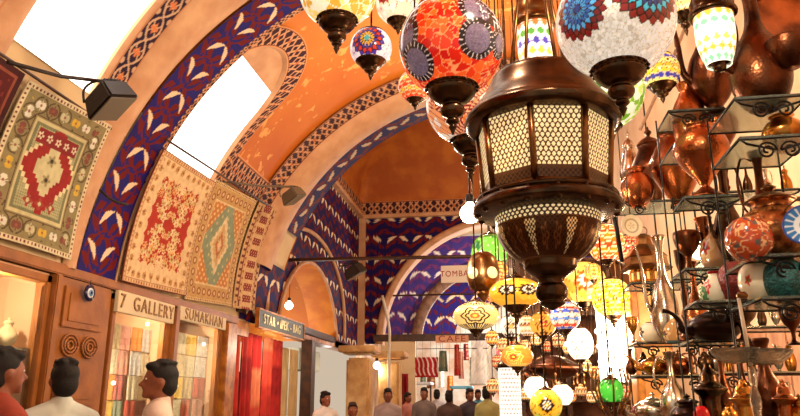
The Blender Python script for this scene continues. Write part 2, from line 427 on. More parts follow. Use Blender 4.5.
# end wall with arch
def arch_wall(name, Y, R, zs, zt, paint, XW=R0, ap=1.0, nu=260, nv=150):
    """left and right of an arch hole: polar sheet"""
    def pos(u, v):
        a = PI * u; ix = -R * np.cos(a); iz = zs + R * ap * np.sin(a)
        ox = np.clip(-np.cos(a) * 9, -XW, XW); 
        k = np.where(np.abs(np.cos(a)) * (zt - zs) > np.abs(np.sin(a)) * XW, XW / np.maximum(np.abs(np.cos(a)), 1e-6), (zt - zs) / np.maximum(np.abs(np.sin(a)), 1e-6))
        ox = -k * np.cos(a); oz = zs + k * np.sin(a)
        return ix + (ox - ix) * v, Y + 0 * u, iz + (oz - iz) * v
    return struct(grid(name, nu, nv, pos, paint, ATTR))
arch_wall('wall_far', YE, 3.05, 2.85, ZT - .25, lambda u, v, x, y, z: tile(x, z, .66, .52), ap=.98)
def ring(name, Y, R, zs, m, r=.07, ap=1.0, a0=0, a1=PI):
    o = tubes(name, [([(-R * math.cos(a0 + (a1 - a0) * k / 60), Y, zs + R * ap * math.sin(a0 + (a1 - a0) * k / 60)) for k in range(61)], r)], m, seg=10); return struct(o)
ring('trim_11', YE - .02, 3.08, 2.85, TAN, .09, .98)
struct(grid('trim_11', 60, 4, lambda u, v: (-3.05 * np.cos(PI * u), YE + .6 * v, 2.85 + 3.05 * .98 * np.sin(PI * u)), None, TAN))
# bay cornice: patterned frieze on left and far side
struct(grid('trim_12', 300, 16, lambda u, v: (-R0 + .04 + 0 * u, 10.3 + 6.7 * u, ZT - .28 + .36 * v), lambda u, v, x, y, z: border2(y, v, .34), ATTR))
struct(grid('trim_12', 320, 16, lambda u, v: (-R0 + 7.2 * u, YE - .04 + 0 * u, ZT - .28 + .36 * v), lambda u, v, x, y, z: border2(x, v, .34), ATTR))
b2('trim_13', -R0, -R0 + .12, 10.3, YE, ZT - .36, ZT - .27, TAN); b2('trim_13', -R0, R0, YE - .12, YE, ZT - .36, ZT - .27, TAN)
b2('trim_13', -R0, -R0 + .16, YE - .12, YE - .03, 2.8, ZT - .3, TAN)
# domed ochre cove above the bay
ocd = mat('ochre_dome', (190, 108, 30), .7, c2=(168, 84, 20), scale=2, bump=.1)
def dome(u, v):
    x = -R0 + 2 * R0 * u; y = 10.6 + (YE - 10.6) * v; a = np.maximum(np.abs(2 * u - 1), np.abs(2 * v - 1))
    return x, y, ZT + .06 + 1.9 * np.sqrt(np.clip(1 - a ** 2.2, 0, 1))
struct(grid('ceiling', 60, 60, dome, None, ocd))
# wall above second rib facing into the bay is closed by the dome side; front fill
struct(grid('ceiling', 60, 10, lambda u, v: (-R0 * np.cos(PI * u) * (1 + 0 * v), 10.66 + 0 * u, ZC + R0 * np.sin(PI * u) * (1 - v) + v * (ZT + .1)), None, ocd))
# farther bay, second and third arches
arch_wall('wall_far', 20.2, 2.55, 3.2, 6.2, lambda u, v, x, y, z: tile(x + .3, z, .72, .6, blue=(74, 62, 150), red=(120, 60, 120), white=(250, 244, 240), lw=1.15), nu=160, nv=110, ap=.85)
ring('trim_14', 20.15, 2.55, 3.2, mat('brown_arch_stone', (140, 104, 80), .7, c2=(110, 78, 60)), .16, .85)
b2('wall_far', -3.6, -2.6, 20.1, 20.3, 0, 3.2, CREAM); b2('wall_far', 2.6, 3.6, 20.1, 20.3, 0, 3.2, CREAM)
struct(grid('ceiling', 40, 8, lambda u, v: (-R0 * np.cos(PI * u), 17.6 + 2.6 * v, 4.6 + 1.7 * np.sin(PI * u)), None, CREAM))
struct(b2('wall_left', -3.7, -3.6, 17.2, 26, 0, 4.7, mat('far_plaster', (236, 214, 190), .7, c2=(200, 160, 130), scale=2)))
arch_wall('wall_far', 26, 1.9, 3.75, 6.05, lambda u, v, x, y, z: tile(x, z, .9, .8, blue=(40, 34, 120), lw=1.4), nu=120, nv=90, ap=.7)
struct(b2('ceiling', -3.6, 3.6, 20.3, 26, 6.0, 6.1, CREAM))
b2('wall_far', -5, 5, 34, 34.1, 0, 7, mat('bright_street_end', (255, 246, 232), .7, c2=(235, 190, 160), scale=1.2))
lamp('street_end_light', (0, 30, 4), 600, (1, .95, .88), .5)
# right plaster wall, floor
b2('wall_right', 1.9, 2.1, -2, 13, 0, 5.75, mat('right_wall_plaster', (240, 212, 180), .8, c2=(222, 180, 142), scale=2.2, lo=.3, hi=.8, bump=.06))
b2('wall_right', 1.9, 3.7, 12.9, 13.1, 0, 5.75, CREAM); b2('wall_right', 3.6, 3.7, 13, 26, 0, 6.4, CREAM)
def floorcol(u, v, x, y, z):
    C = np.tile(H(120, 100, 84), (len(u), 1)); g = (np.abs((x / .6) % 1 - .5) > .48) | (np.abs((y / .6) % 1 - .5) > .48); C[g] = H(70, 56, 46)
    return C * (.85 + .3 * vnoise(x, y, 1.6)[:, None])
struct(grid('floor', 300, 600, lambda u, v: (-8 + 12.2 * u, -2 + 36 * v, 0 * u), floorcol, mat('worn_stone_floor', rough=.35, attr=True)))
# cornice along the left shops
b2('trim_15', -3.74, -3.56, -2, 9.05, 2.53, 2.62, WOOD, bev=.01)
b2('trim_16', -3.78, -3.58, 9.05, 14.6, 2.70, 2.82, DARKW, bev=.01)
b2('trim_17', -3.9, -3.58, 12.0, 14.5, 2.60, 2.68, WOODL, bev=.01)
for o in list(COL.objects):
    if o.type == 'MESH' and 'kind' not in o: o['kind'] = 'structure'
# ------------------------------------------------------------------ carpets hung along the left wall
def carpet_paint(kind, W, Hh):
    def f(u, v, x, y, z):
        U, V = u * W, (1 - v) * Hh      # V from the top
        n = len(U); e = rect_d(U, V, W, Hh); nz = vnoise(U, V, 28, 3); cx, cy = U - W / 2, V - Hh / 2
        s_along = np.where(np.minimum(U, W - U) < np.minimum(V, Hh - V), V, U)
        def dots(per): return np.abs((s_along / per) % 1 - .5)
        if kind == 'olive':
            C = np.tile(H(124, 112, 76), (n, 1))
            b = (e > .045) & (e < .22); q = (s_along / .14) % 1; k = np.floor(s_along / .14).astype(int)
            d = np.hypot((q - .5) * .14, e - .13); a = np.arctan2(e - .13, (q - .5))
            C[b] = H(136, 124, 84); C[b & (np.abs(d - .065) < .007) & (np.sin(a * 2 + k) > 0)] = H(84, 70, 46)
            m = b & (d < .034 + .016 * np.cos(6 * a)); pal = np.array([H(206, 170, 60), H(216, 214, 196), H(120, 70, 60), H(190, 186, 150)])
            C[m] = pal[k[m] % 4]; C[b & (d < .012)] = H(150, 90, 60)
            C[(e < .045)] = H(212, 200, 164); C[(e < .035) & (e > .012) & (dots(.04) < .22)] = H(110, 50, 44)
            C[(e > .22) & (e < .245)] = H(196, 186, 140); C[(e > .2) & (e < .208)] = H(70, 30, 26)
            fi = e > .245; C[fi] = H(168, 166, 124); C[fi & (e < .27)] = H(112, 116, 84)
            st = fi & (np.abs((cx * 45) % 1 - .5) + np.abs((cy * 45) % 1 - .5) < .35); C[st] = H(128, 122, 86)
            xx = np.abs(cx) / (W / 2 - .27); yy = np.abs(cy + .02) / (Hh * .30)
            step = np.floor(xx * 7) / 7 * .85 + np.floor(yy * 9) / 9
            C[fi & (step < .98)] = H(146, 32, 30); C[fi & (step < .98) & (step > .93)] = H(220, 206, 160)
            r2 = np.floor(np.abs(cx) / .03) * .03 * 1.3 + np.floor(np.abs(cy + .02) / .03) * .03
            C[fi & (r2 < .19)] = H(196, 188, 146)
            for yy0 in (-.1, .06): flower(C, cx, cy, 0, yy0, .05, 5, (150, 140, 100), (60, 50, 40))
            tp = fi & (V < .40) & (V > .28); C[tp & (np.abs(cx) < W / 2 - .29)] = H(130, 34, 36)
            for k2 in range(-2, 3): flower(C, cx, V, k2 * .1, .34, .034, 5, (214, 206, 176), (150, 40, 40))
            bt = fi & (Hh - V < .40) & (Hh - V > .28)
            for k2 in range(-1, 2): flower(C, cx, Hh - V, k2 * .13, .34, .05, 4, (150, 60, 50), (200, 196, 150))
        elif kind == 'red':
            C = np.tile(H(226, 196, 150), (n, 1)); k = np.floor(s_along / .12).astype(int)
            d = np.hypot(((s_along / .12) % 1 - .5) * .12, e - .11); a = np.arctan2(e - .11, ((s_along / .12) % 1 - .5))
            C[(d < .034 + .014 * np.cos(5 * a + k)) & (e < .2)] = H(188, 140, 84); C[(d < .012) & (e < .2)] = H(130, 70, 40)
            C[(e < .05)] = H(216, 184, 136); C[(e > .018) & (e < .04) & (dots(.05) < .2)] = H(170, 90, 50)
            C[(e > .05) & (e < .058)] = H(160, 90, 60); C[e < .012] = H(120, 50, 30)
            edge = .22 + .035 * np.abs(np.sin(s_along * 22)); fi = e > edge
            C[fi] = H(172, 46, 26)
            rs = np.random.RandomState(3)
            for _ in range(62):
                px, py = rs.uniform(-W / 2 + .24, W / 2 - .24), rs.uniform(-Hh / 2 + .24, 0); r = rs.choice([.022, .034, .055], p=[.4, .35, .25]); c = [(232, 206, 160), (206, 190, 130), (224, 170, 110)][rs.randint(3)]
                for sx in (1, -1): flower(C, cx, cy, sx * px, py, r, rs.randint(4, 8), c, (178, 90, 50)); flower(C, cx, cy, sx * px, -py, r, 5, c, (178, 90, 50))
            C = np.where((~fi & (e > .2))[:, None], H(226, 196, 150), C)
        elif kind == 'teal':
            C = np.tile(H(196, 158, 100), (n, 1))
            d = np.hypot(((s_along / .13) % 1 - .5) * .13, e - .12)
            C[(d < .045) & (e < .2)] = H(150, 84, 50); C[(d < .025) & (e < .2)] = H(220, 190, 140)
            C[(e < .04)] = H(222, 192, 140); C[(e > .012) & (e < .03) & (dots(.045) < .22)] = H(120, 60, 40); C[(e > .2) & (e < .22)] = H(220, 196, 150)
            fi = e > .22; C[fi] = H(136, 150, 122)
            q = np.abs(cx) / (W / 2 - .22) + np.abs(cy) / (Hh / 2 - .22) * .9
            C[fi & (q > 1.12)] = H(196, 130, 70)
            C[fi & (q > 1.12) & (np.sin(cx * 60) * np.sin(cy * 60) > .45)] = H(230, 196, 140)
            r = np.abs(cx) * 1.5 + np.abs(cy) * .95 + .02 * np.sin(np.arctan2(cy, cx) * 16)
            C[fi & (r < .36)] = H(222, 204, 160); C[fi & (r < .26)] = H(206, 170, 116); C[fi & (r < .16)] = H(180, 110, 70); C[fi & (r < .08)] = H(224, 196, 150)
            C[fi & (q < 1.1) & (np.sin(cx * 38) * np.sin(cy * 32) > .8)] = H(196, 190, 140)
        elif kind == 'block':
            C = np.tile(H(206, 166, 116), (n, 1)); C[(dots(.09) < .2) & (e < .1) & (e > .03)] = H(110, 50, 34)
            C[(e > .1) & (e < .12)] = H(130, 40, 30); mid = np.abs(cx) < .17
            C[mid] = H(214, 176, 126); bb = mid & (np.abs(cx) < .13) & (((V / .16) % 1) < .62); C[bb] = H(136, 30, 26)
            C[bb & (np.sin(cx * 90) * np.sin(V * 90) > .5)] = H(206, 166, 116)
            C[~mid & (e > .12) & (np.sin(U * 70) * np.sin(V * 70) > .3)] = H(150, 80, 50)
        else:
            C = np.tile(H(84, 18, 20), (n, 1)); C[(e < .05)] = H(60, 14, 16); C[(e > .05) & (e < .07)] = H(140, 70, 50)
            C[(e > .1) & (np.sin(U * 50) * np.sin(V * 50) > .55)] = H(120, 40, 36)
        return C * (.86 + .22 * nz)[:, None]
    return f
def carpet(kind, c4, label, wob=.03, nu=150, nv=210, off=.05):
    """c4 = (Y,theta) of top-left, top-right, bottom-right, bottom-left"""
    (a, b, c, d) = [np.array(q, float) for q in c4]
    W = (b[0] - a[0] + c[0] - d[0]) / 2; Hh = D((a[1] + b[1] - c[1] - d[1]) / 2) * R0
    def pos(u, v):
        Y = (a[0] * (1 - u) + b[0] * u) * v + (d[0] * (1 - u) + c[0] * u) * (1 - v)
        T = (a[1] * (1 - u) + b[1] * u) * v + (d[1] * (1 - u) + c[1] * u) * (1 - v)
        return vpos(Y, np.radians(T), R0 - off - .012 - wob * (.5 + .5 * np.sin(u * 5 + kind.__len__()) * (1 - v) ** .5))
    return tag(grid('hanging_carpet', nu, nv, pos, carpet_paint(kind, W, Hh), RUG, thick=.012), label, 'carpet', 'carpets hung along the left wall')
carpet('dark', [(3.0, 19.8), (4.1, 19.6), (4.05, 1), (3.0, 1)], 'dark red carpet at the far left edge beside the olive carpet')
carpet('olive', [(4.16, 19.3), (5.2, 20.4), (5.2, .9), (4.12, .9)], 'olive green carpet with a red stepped medallion hanging at the far left')
carpet('red', [(6.06, 22.2), (7.30, 22.7), (7.30, .9), (5.98, .2)], 'cream bordered carpet with a flowered red field above the gallery sign')
carpet('teal', [(7.3, 23.3), (8.55, 24.9), (8.68, 1.9), (7.38, .6)], 'gold bordered carpet with green field and pale diamond medallion', off=.03)
carpet('block', [(8.58, 24.9), (9.22, 26.2), (9.5, 2.6), (8.72, 1.7)], 'narrow carpet with dark red blocks nearest the side arch', nu=90, off=.06)
for nm, y0, y1, t in (('carpet_rail', 3.0, 5.22, 20), ('carpet_rail', 6.04, 9.2, 23.6)):
    r = tubes(nm, [([(-3.53 * math.cos(D(t + (k * .55 if y0 > 5 else 0))) , y0 + (y1 - y0) * k / 4, ZC + 3.53 * math.sin(D(t + (k * .55 if y0 > 5 else 0))) ) for k in range(5)], .012)], DARKW)
    tag(r, 'thin dark rail holding the tops of the ' + ('olive and dark red carpets' if y0 < 5 else 'three carpets nearer the arch'), 'rail')

# ------------------------------------------------------------------ floodlights on rods
def floodlight(px, py, Y, size, m, label, rod_px, rodY, face=(.7, -.2, -.7), bulb=False):
    p = at(px, py, Y=Y); t = thing('floodlight', label, 'floodlight', p)
    s = size; bm = bmesh.new()
    r = box(bm, (0, 0, -s * .38), (s, s * .8, s * .62), bev=s * .05)
    for v in r:
        if v.co.z < -s * .35: v.co.x *= 1.25; v.co.y *= 1.15
    o = bobj('housing', bm, m, t); o.rotation_euler = (.35, -.35, -.55)
    g = boxes('front_glass', [((0, 0, -s * .70), (s * 1.1, s * .82, .01))], mat('dull_lamp_glass', (120, 110, 96), .2), o)
    fins = boxes('cooling_fin', [((0, k * s * .12, -s * .05), (s * .9, s * .03, s * .1)) for k in range(-2, 3)], m, o)
    tubes('bracket', [([(-s * .55, 0, -s * .4), (-s * .6, 0, 0), (-s * .3, 0, s * .22), (s * .3, 0, s * .22), (s * .6, 0, 0), (s * .55, 0, -s * .4)], s * .035)], m, t, sm=4)
    q = at(*rod_px, Y=rodY) - p; q2 = q.normalized() * s * .3
    tubes('rod', [([q, (q * .5), Vector((0, 0, s * .2)), -q2 + Vector((0, 0, s * .2))], .014)], m, t, sm=1)
    return t
floodlight(104, 88, 4.45, .27, BLACKP, 'black floodlight on a long rod beside the olive carpet', (8, 62), 3.55)
floodlight(290, 190, 8.6, .23, GREYP, 'grey floodlight on a rod in front of the ochre rib foot', (222, 181), 7.6)
floodlight(352, 266, 11.0, .26, BLACKP, 'dark floodlight hanging from the tie rod near the corner', (340, 266), 11.0)
pa, pb = at(243, 263, X=-3.6), at(475, 275, Y=11)
pb = Vector((3.55, pa.y + .8, pa.z))
tag(tubes('tie_rod', [([Vector((-3.62, 10.9, 3.86 - .1)), Vector((1.95, 10.9, 3.70))], .03)], DARKW), 'dark horizontal tie rod crossing the hall at the second rib', 'tie rod')
tag(tubes('tie_rod', [([Vector((-3.05, YE, 4.02)), Vector((3.05, YE, 4.02))], .022)], DARKW), 'thin tie rod across the far arch below the lettered sign', 'tie rod')
tag(tubes('electric_cable', [([at(100, 190, Y=5.3), at(112, 200, Y=5.3), at(128, 205, Y=5.4)], .012)], BLACKP, sm=4), 'short black cable across the blue tiled rib foot', 'cable')

# ------------------------------------------------------------------ left shops
wr = thing('carved_pilaster', 'carved brown wooden pilaster with relief panels under the blue rib', 'pilaster', (-3.6, 5.5, 0))
b2('post', -.16, .04, -.40, .42, 0, 2.52, WOOD, wr, .01)
for z0, z1 in ((.3, .95), (1.0, 1.45), (1.5, 1.86), (2.12, 2.45)):
    o = boxes('carved_panel', [((.05, 0, (z0 + z1) / 2), (.02, .58, z1 - z0)), ((.062, 0, (z0 + z1) / 2), (.015, .46, z1 - z0 - .1))], WOOD, wr, .004)
bm = bmesh.new()
for zz in (1.92, 2.0):
    pass
for k in (-1, 1):
    for r_ in (.04, .075, .11): tube(bm, [(.055, k * .14 + r_ * math.cos(q), 1.98 + r_ * .8 * math.sin(q)) for q in [2 * PI * j / 20 for j in range(21)]], .009, 6)
bobj('rosette_relief', bm, WOOD, wr, True)
b2('side_frame', -.05, .08, -.44, -.36, 0, 2.52, WOOD, wr, .01)
e = thing('evil_eye_charm', 'round blue and white evil eye charm hanging on the carved pilaster', 'charm', at(89, 293, X=-3.50))
for nm, r, c, d in (('blue_disc', .072, (20, 26, 70), .012), ('white_ring', .042, (235, 240, 245), .018), ('pale_iris', .028, (110, 160, 210), .022), ('pupil', .014, (16, 16, 40), .026)):
    o = lathe(nm, [(0, 0), (r, 0), (r, d), (0, d)], mat('charm_' + nm, c, .15), e, sm=1, seg=28); o.rotation_euler = (0, PI / 2, 0)
tubes('cord', [([(0, 0, .07), (0, .01, .11)], .004)], BLACKP, e)

def shop(y0, y1, label, frame=WOOD, back=(236, 214, 176), ztop=2.5, pw=90):
    t = thing('shop_window', label, 'shop window', (-3.6, (y0 + y1) / 2, 0)); h = (y1 - y0) / 2
    boxes('frame', [((-.02, -h + .03, ztop / 2), (.1, .06, ztop)), ((-.02, h - .03, ztop / 2), (.1, .06, ztop)), ((-.02, 0, ztop - .03), (.1, 2 * h, .06)), ((-.02, 0, .25), (.1, 2 * h, .5))], frame, t, .006)
    boxes('interior_panel', [((-.72, 0, ztop / 2), (.02, 2 * h, ztop)), ((-.36, -h, ztop / 2), (.7, .02, ztop)), ((-.36, h, ztop / 2), (.7, .02, ztop)), ((-.36, 0, ztop + .01), (.72, 2 * h, .02))], mat('shop_lining', back, .8), t)
    boxes('glass_pane', [((-.01, 0, 1.45), (.006, 2 * h - .12, 1.9))], mat('shop_glass', (250, 250, 250), .02, 0, trans=1.0), t)
    return t
lamp('shop_light', (-3.68, 4.5, 2.3), 26, (1, .86, .62), .02)
lamp('shop_light', (-3.68, 6.3, 1.7), 26, (1, .88, .66), .02); lamp('shop_light', (-3.66, 6.8, 2.3), 22, (1, .88, .64), .02)
lamp('shop_light', (-3.68, 7.6, 1.7), 26, (1, .88, .66), .02); lamp('shop_light', (-3.66, 8.2, 2.2), 22, (1, .88, .64), .02)
shop(2.6, 5.06, 'brightly lit shop window at the far left under the olive carpet', back=(206, 160, 120))
shop(5.98, 7.13, 'lit shop window full of scarves under the gallery sign')
shop(7.22, 8.56, 'lit shop window of textiles under the green medallion carpet')
NAMES = {'yellow': (226, 180, 70), 'orange': (214, 120, 40), 'cream': (236, 220, 180), 'maroon': (110, 22, 30), 'grey green': (96, 110, 90), 'pink': (214, 140, 120), 'red': (180, 40, 34), 'beige': (210, 180, 130), 'teal': (60, 120, 120), 'white': (240, 236, 226), 'brown': (120, 70, 40)}
def weave(nm, seed=0):
    c = np.array(NAMES[nm], float)
    def f(u, v, x, y, z):
        n = vnoise(u * 1.0, v, 14, seed + 3); m2 = (np.sin(u * 60 + seed) * np.sin(v * 60) > .5)
        C = np.tile(H(*c), (len(u), 1)); C[m2] = C[m2] * .6 + .4 * H(240, 210, 150) * .8
        return C * (.75 + .4 * n)[:, None]
    return f
def cord(o, x, y, z, z2=6.0):
    tubes('hanging_cord', [([(x, y, z), (x, y, z2)], .004)], BLACKP, o, 5)
def cloth(name, X, ya, yb, za, zb, nm, label, group, fold=.02, seed=0, n=4, cat='scarf', paint=None, m=RUG):
    o = grid(name, 28, 28, lambda u, v: (X + fold * np.sin(u * n * PI + seed) * (.4 + .6 * (1 - v)), ya + (yb - ya) * u, za + (zb - za) * v), paint or weave(nm, seed), m, thick=.008)
    return tag(o, label, cat, group)
ROWN = ['top', 'second', 'third', 'lowest']
gal = [['cream', 'beige', 'pink', 'orange', 'white'], ['beige', 'cream', 'pink', 'white', 'cream'], ['yellow', 'orange', 'maroon', 'cream', 'beige'], ['pink', 'yellow', 'grey green', 'red', 'maroon']]
for r, row in enumerate(gal):
    for c, nm in enumerate(row):
        w_ = 1.08 / 5; y0 = 6.02 + c * w_; z1 = 2.26 - r * .24
        cloth('folded_scarf', -3.77 + .02 * (c % 2), y0 + .006, y0 + w_ - .006, z1 - .235, z1, nm, f'{nm} scarf in the {ROWN[r]} row of the gallery window, {["leftmost", "second from left", "centre", "fourth from left", "rightmost"][c]}', 'scarves in the gallery window', .012, r * 5 + c)
tex = [['teal', 'cream', 'yellow', 'white'], ['grey green', 'beige', 'cream', 'white'], ['maroon', 'yellow', 'beige', 'red'], ['orange', 'cream', 'red', 'pink']]
for r, row in enumerate(tex):
    for c, nm in enumerate(row):
        w_ = 1.28 / 4; y0 = 7.25 + c * w_; z1 = 2.3 - r * .25
        cloth('folded_textile', -3.77 + .02 * (c % 2), y0 + .006, y0 + w_ - .006, z1 - .24, z1, nm, f'{nm} textile in the {ROWN[r]} row of the window right of the gallery, {["leftmost", "second from left", "third from left", "rightmost"][c]}', 'textiles in the window under the green carpet', .012, r * 7 + c)
# signs
def text(name, s, size, loc, rot, m, parent, ext=.01, sx=1):
    c = bpy.data.curves.new(name, 'FONT'); c.body = s; c.size = size; c.extrude = ext; c.align_x = 'CENTER'; c.align_y = 'CENTER'; c.space_character = 1.18
    c.materials.append(m); q = bpy.data.objects.new(name, c); COL.objects.link(q); dg = bpy.context.evaluated_depsgraph_get(); me = bpy.data.meshes.new_from_object(q.evaluated_get(dg)); bpy.data.objects.remove(q)
    o = bpy.data.objects.new(name, me); COL.objects.link(o); o.parent = parent; o.location = loc; o.rotation_euler = rot; o.scale = (sx, 1, 1); return o
def sign(name, label, loc, Y2, h, board, letters, s, size, rot, sx=1, thick=.04, frame=None):
    t = thing(name, label, 'sign', loc)
    w2 = Y2 / 2
    o = boxes('board', [((0, 0, 0), (Y2, thick, h))], board, t, .004); o.rotation_euler = (0, 0, rot)
    if frame:
        f = boxes('frame', [((0, -.005, h / 2), (Y2 + .02, thick + .02, .02)), ((0, -.005, -h / 2), (Y2 + .02, thick + .02, .02)), ((-w2, -.005, 0), (.02, thick + .02, h)), ((w2, -.005, 0), (.02, thick + .02, h))], frame, t, .002); f.rotation_euler = (0, 0, rot)
    n = Vector((math.sin(rot), -math.cos(rot), 0)) * (thick / 2 + .004)
    text('lettering', s, size, n, (PI / 2, 0, rot), letters, t, .006, sx); return t
pale_b = mat('pale_sign_board', (224, 206, 168), .6); gold = mat('gilt_letters', (176, 128, 50), .4, .5, c2=(120, 80, 30), scale=30)
sign('shop_sign', 'pale sign board with gilt GALLERY letters under the flowered red carpet', (-3.55, 6.55, 2.43), 1.13, .20, pale_b, gold, '7  GALLERY', .19, PI / 2, .95)
sign('shop_sign', 'narrow pale sign with gilt SUMAKHAN letters under the green carpet', (-3.55, 7.9, 2.47), 1.3, .15, pale_b, gold, 'SUMAKHAN', .18, PI / 2, .98)
sign('shop_sign', 'dark green STAR sign with pale letters above the red shawls', (-3.46, 10.6, 2.66), 2.25, .26, mat('dark_green_board', (40, 44, 30), .5), mat('pale_letters', (232, 220, 176), .5), 'STAR • IPEK - BAG', .195, PI / 2, 1.0, frame=WOODL)
# corner posts and star shop
for (y, wd, lab) in ((7.175, .1, 'slim wooden post between the two scarf windows'), (8.75, .32, 'golden wooden post left of the red shawls')):
    t = thing('wooden_post', lab, 'post', (-3.56, y, 0)); b2('shaft', -.06, .05, -wd / 2, wd / 2, 0, 2.5, WOODL if wd > .2 else WOOD, t, .01)
    b2('base_block', -.08, .07, -wd / 2 - .01, wd / 2 + .01, 0, .15, WOOD, t, .01)
b2('wall_left', -3.72, -3.62, 8.95, 9.6, 2.4, 2.66, WOODL)['kind'] = 'structure'
b2('wall_left', -5.7, -5.6, 9.0, 17.2, 0, 2.7, CREAM)['kind'] = 'structure'
b2('wall_left', -4.5, -3.7, 8.62, 8.7, 0, 2.6, CREAM)['kind'] = 'structure'
for k in range(5):
    y0 = 9.02 + k * .47
    def pr(u, v, x, y, z, k=k):
        blk = np.floor(v * 4.3 + k * .37).astype(int) + k * 3; pal = np.array([H(176, 34, 30), H(206, 74, 54), H(150, 22, 26), H(214, 120, 84), H(190, 50, 40)])
        C = pal[(blk * 7) % 5]; n = vnoise(u + k, v * 5, 12, k)
        return C * (.7 + .6 * n)[:, None]
    cloth('silk_shawl', -3.7 + .015 * (k % 2), y0, y0 + .46, .35, 2.48, '', ['leftmost red silk shawl beside the golden post', 'second red shawl from the golden post', 'middle red shawl of the five under the STAR sign', 'fourth red shawl from the golden post', 'rightmost red shawl beside the beige cloth'][k], 'red shawls under the STAR sign', .05, k, 5, 'shawl', pr)
for k in range(2):
    y0 = 11.45 + k * .5
    cloth('beige_cloth', -3.75, y0, y0 + .48, .4, 2.4, 'beige', ['beige hanging cloth beside the red shawls', 'beige hanging cloth beside the dark door post'][k], 'beige cloths right of the red shawls', .04, k, 4, 'cloth')
t = thing('wooden_post', 'dark door post between beige cloths and the open shop', 'post', (-3.62, 12.7, 0)); b2('shaft', -.1, .1, -.14, .14, 0, 2.6, DARKW, t, .01); b2('base_block', -.12, .12, -.16, .16, 0, .15, DARKW, t, .01)
lamp('shop_light', (-3.1, 10.2, 2.3), 30, (1, .8, .6), .08)
lamp('shop_light', (-4.4, 12.2, 2.2), 30, (1, .85, .6), .08); lamp('shop_light', (-4.6, 13.9, 2.3), 40, (.9, .95, 1), .08); lamp('shop_light', (-4.6, 18, 2.3), 60, (1, .95, .9), .1)
# interior of open shop
t = thing('wall_cabinet', 'pale blue white cabinet over the open shop entrance', 'cabinet', (-4.0, 13.8, 0)); b2('body', -.2, .1, -.75, .75, 2.1, 2.5, mat('pale_blue_panel', (206, 222, 220), .5), t, .01); b2('door', .1, .12, -.7, -.02, 2.13, 2.47, mat('pale_blue_panel'), t, .004); b2('door', .1, .12, .02, .7, 2.13, 2.47, mat('pale_blue_panel'), t, .004)
for k, (c, lab, y) in enumerate((('brown', 'dark brown garment hanging in the open shop', 13.5), ('teal', 'blue green garment hanging deeper in the open shop', 14.1), ('grey green', 'grey garment hanging nearest the stone pillar', 14.5))):
    cloth('hanging_garment', -4.6 - .1 * k, y - .2, y + .2, 1.3, 2.1, c, lab, 'garments in the open shop', .05, k, 3, 'garment')
t = thing('display_shelf', 'dark glass shelf rack inside the open shop', 'shelf', (-5.0, 13.6, 0))
for z in (.9, 1.2, 1.5, 1.8): b2('shelf_board', -.2, .2, -.9, .9, z, z + .03, DARKW, t)
for y in (-.9, .9): b2('upright', -.2, .2, y - .03, y + .03, 0, 2.05, DARKW, t)
# pillars
def pillar(y, x, wd, label, h=2.62):
    t = thing('stone_pillar', label, 'pillar', (x, y, 0))
    boxes('shaft', [((0, 0, h / 2 - .1), (wd, wd, h - .2))], STONE, t, .05)
    boxes('capital', [((0, 0, h - .10), (wd + .14, wd + .14, .05)), ((0, 0, h - .02), (wd + .3, wd + .3, .14))], STONE, t, .02); boxes('base', [((0, 0, .12), (wd + .12, wd + .12, .24))], STONE, t, .03)
    return t
pillar(15.3, -3.2, .5, 'ochre stone pillar with square capital beside the open shop')
pillar(17.25, -2.85, .5, 'pale stone pillar with a white pipe under the far arch')
tag(tubes('drain_pipe', [([(-2.8, 16.78, 0), (-2.8, 16.78, 2.4), (-2.8, 16.78, 3.2), (-2.98, 16.8, 4.0)], .035)], mat('white_pipe', (226, 216, 200), .4), sm=4), 'thin pale pipe running up the second stone pillar', 'pipe')
tag(boxes('wooden_beam', [((0, YE - .1, 2.98), (6.4, .16, .16))], DARKW, None, .01), 'dark wooden beam across the far arch carrying the small sign', 'beam')
sign('hanging_sign', 'white sign with red TOMBAK letters below the far arch', at(457, 274, Y=16.9), .78, .42, mat('white_board', (250, 236, 220), .5), mat('red_letters', (176, 30, 24), .5), 'TOMBAK', .20, 0, .9)
sign('hanging_sign', 'small pink CAFE sign on the dark wooden beam', at(452, 339, Y=16.79), .78, .17, mat('pink_board', (226, 160, 120), .5), mat('brown_red_letters', (150, 40, 24), .5), 'CAFE', .2, 0, 1.25)
def banner(u, v, x, y, z):
    C = np.tile(H(176, 26, 34), (len(u), 1)); C[(np.abs(((u + .25 * v + .05 * np.sin(v * 6)) * 5) % 1 - .5) < .17 * (1.1 - .3 * v)) & (v > .08)] = H(240, 220, 214); return C
ban = tag(grid('street_banner', 60, 40, lambda u, v: (at(415, 360, Y=19).x + .62 * u, 19 + .03 * np.sin(u * 9), 2.12 + .52 * v), banner, RUG, thick=.008), 'red banner with white diagonal strokes beyond the far arch', 'banner'); [cord(ban, at(415, 360, Y=19).x + dx, 19.0, 2.6, 4.9) for dx in (.04, .58)]
tag(grid('red_curtain', 20, 30, lambda u, v: (at(402, 380, Y=18.6).x + .16 * u, 18.6 + .03 * np.sin(u * 14), .0 + 2.2 * v), lambda u, v, x, y, z: np.tile(H(150, 18, 28), (len(u), 1)), RUG, thick=.008), 'narrow deep red curtain beside the pale pillar', 'curtain')

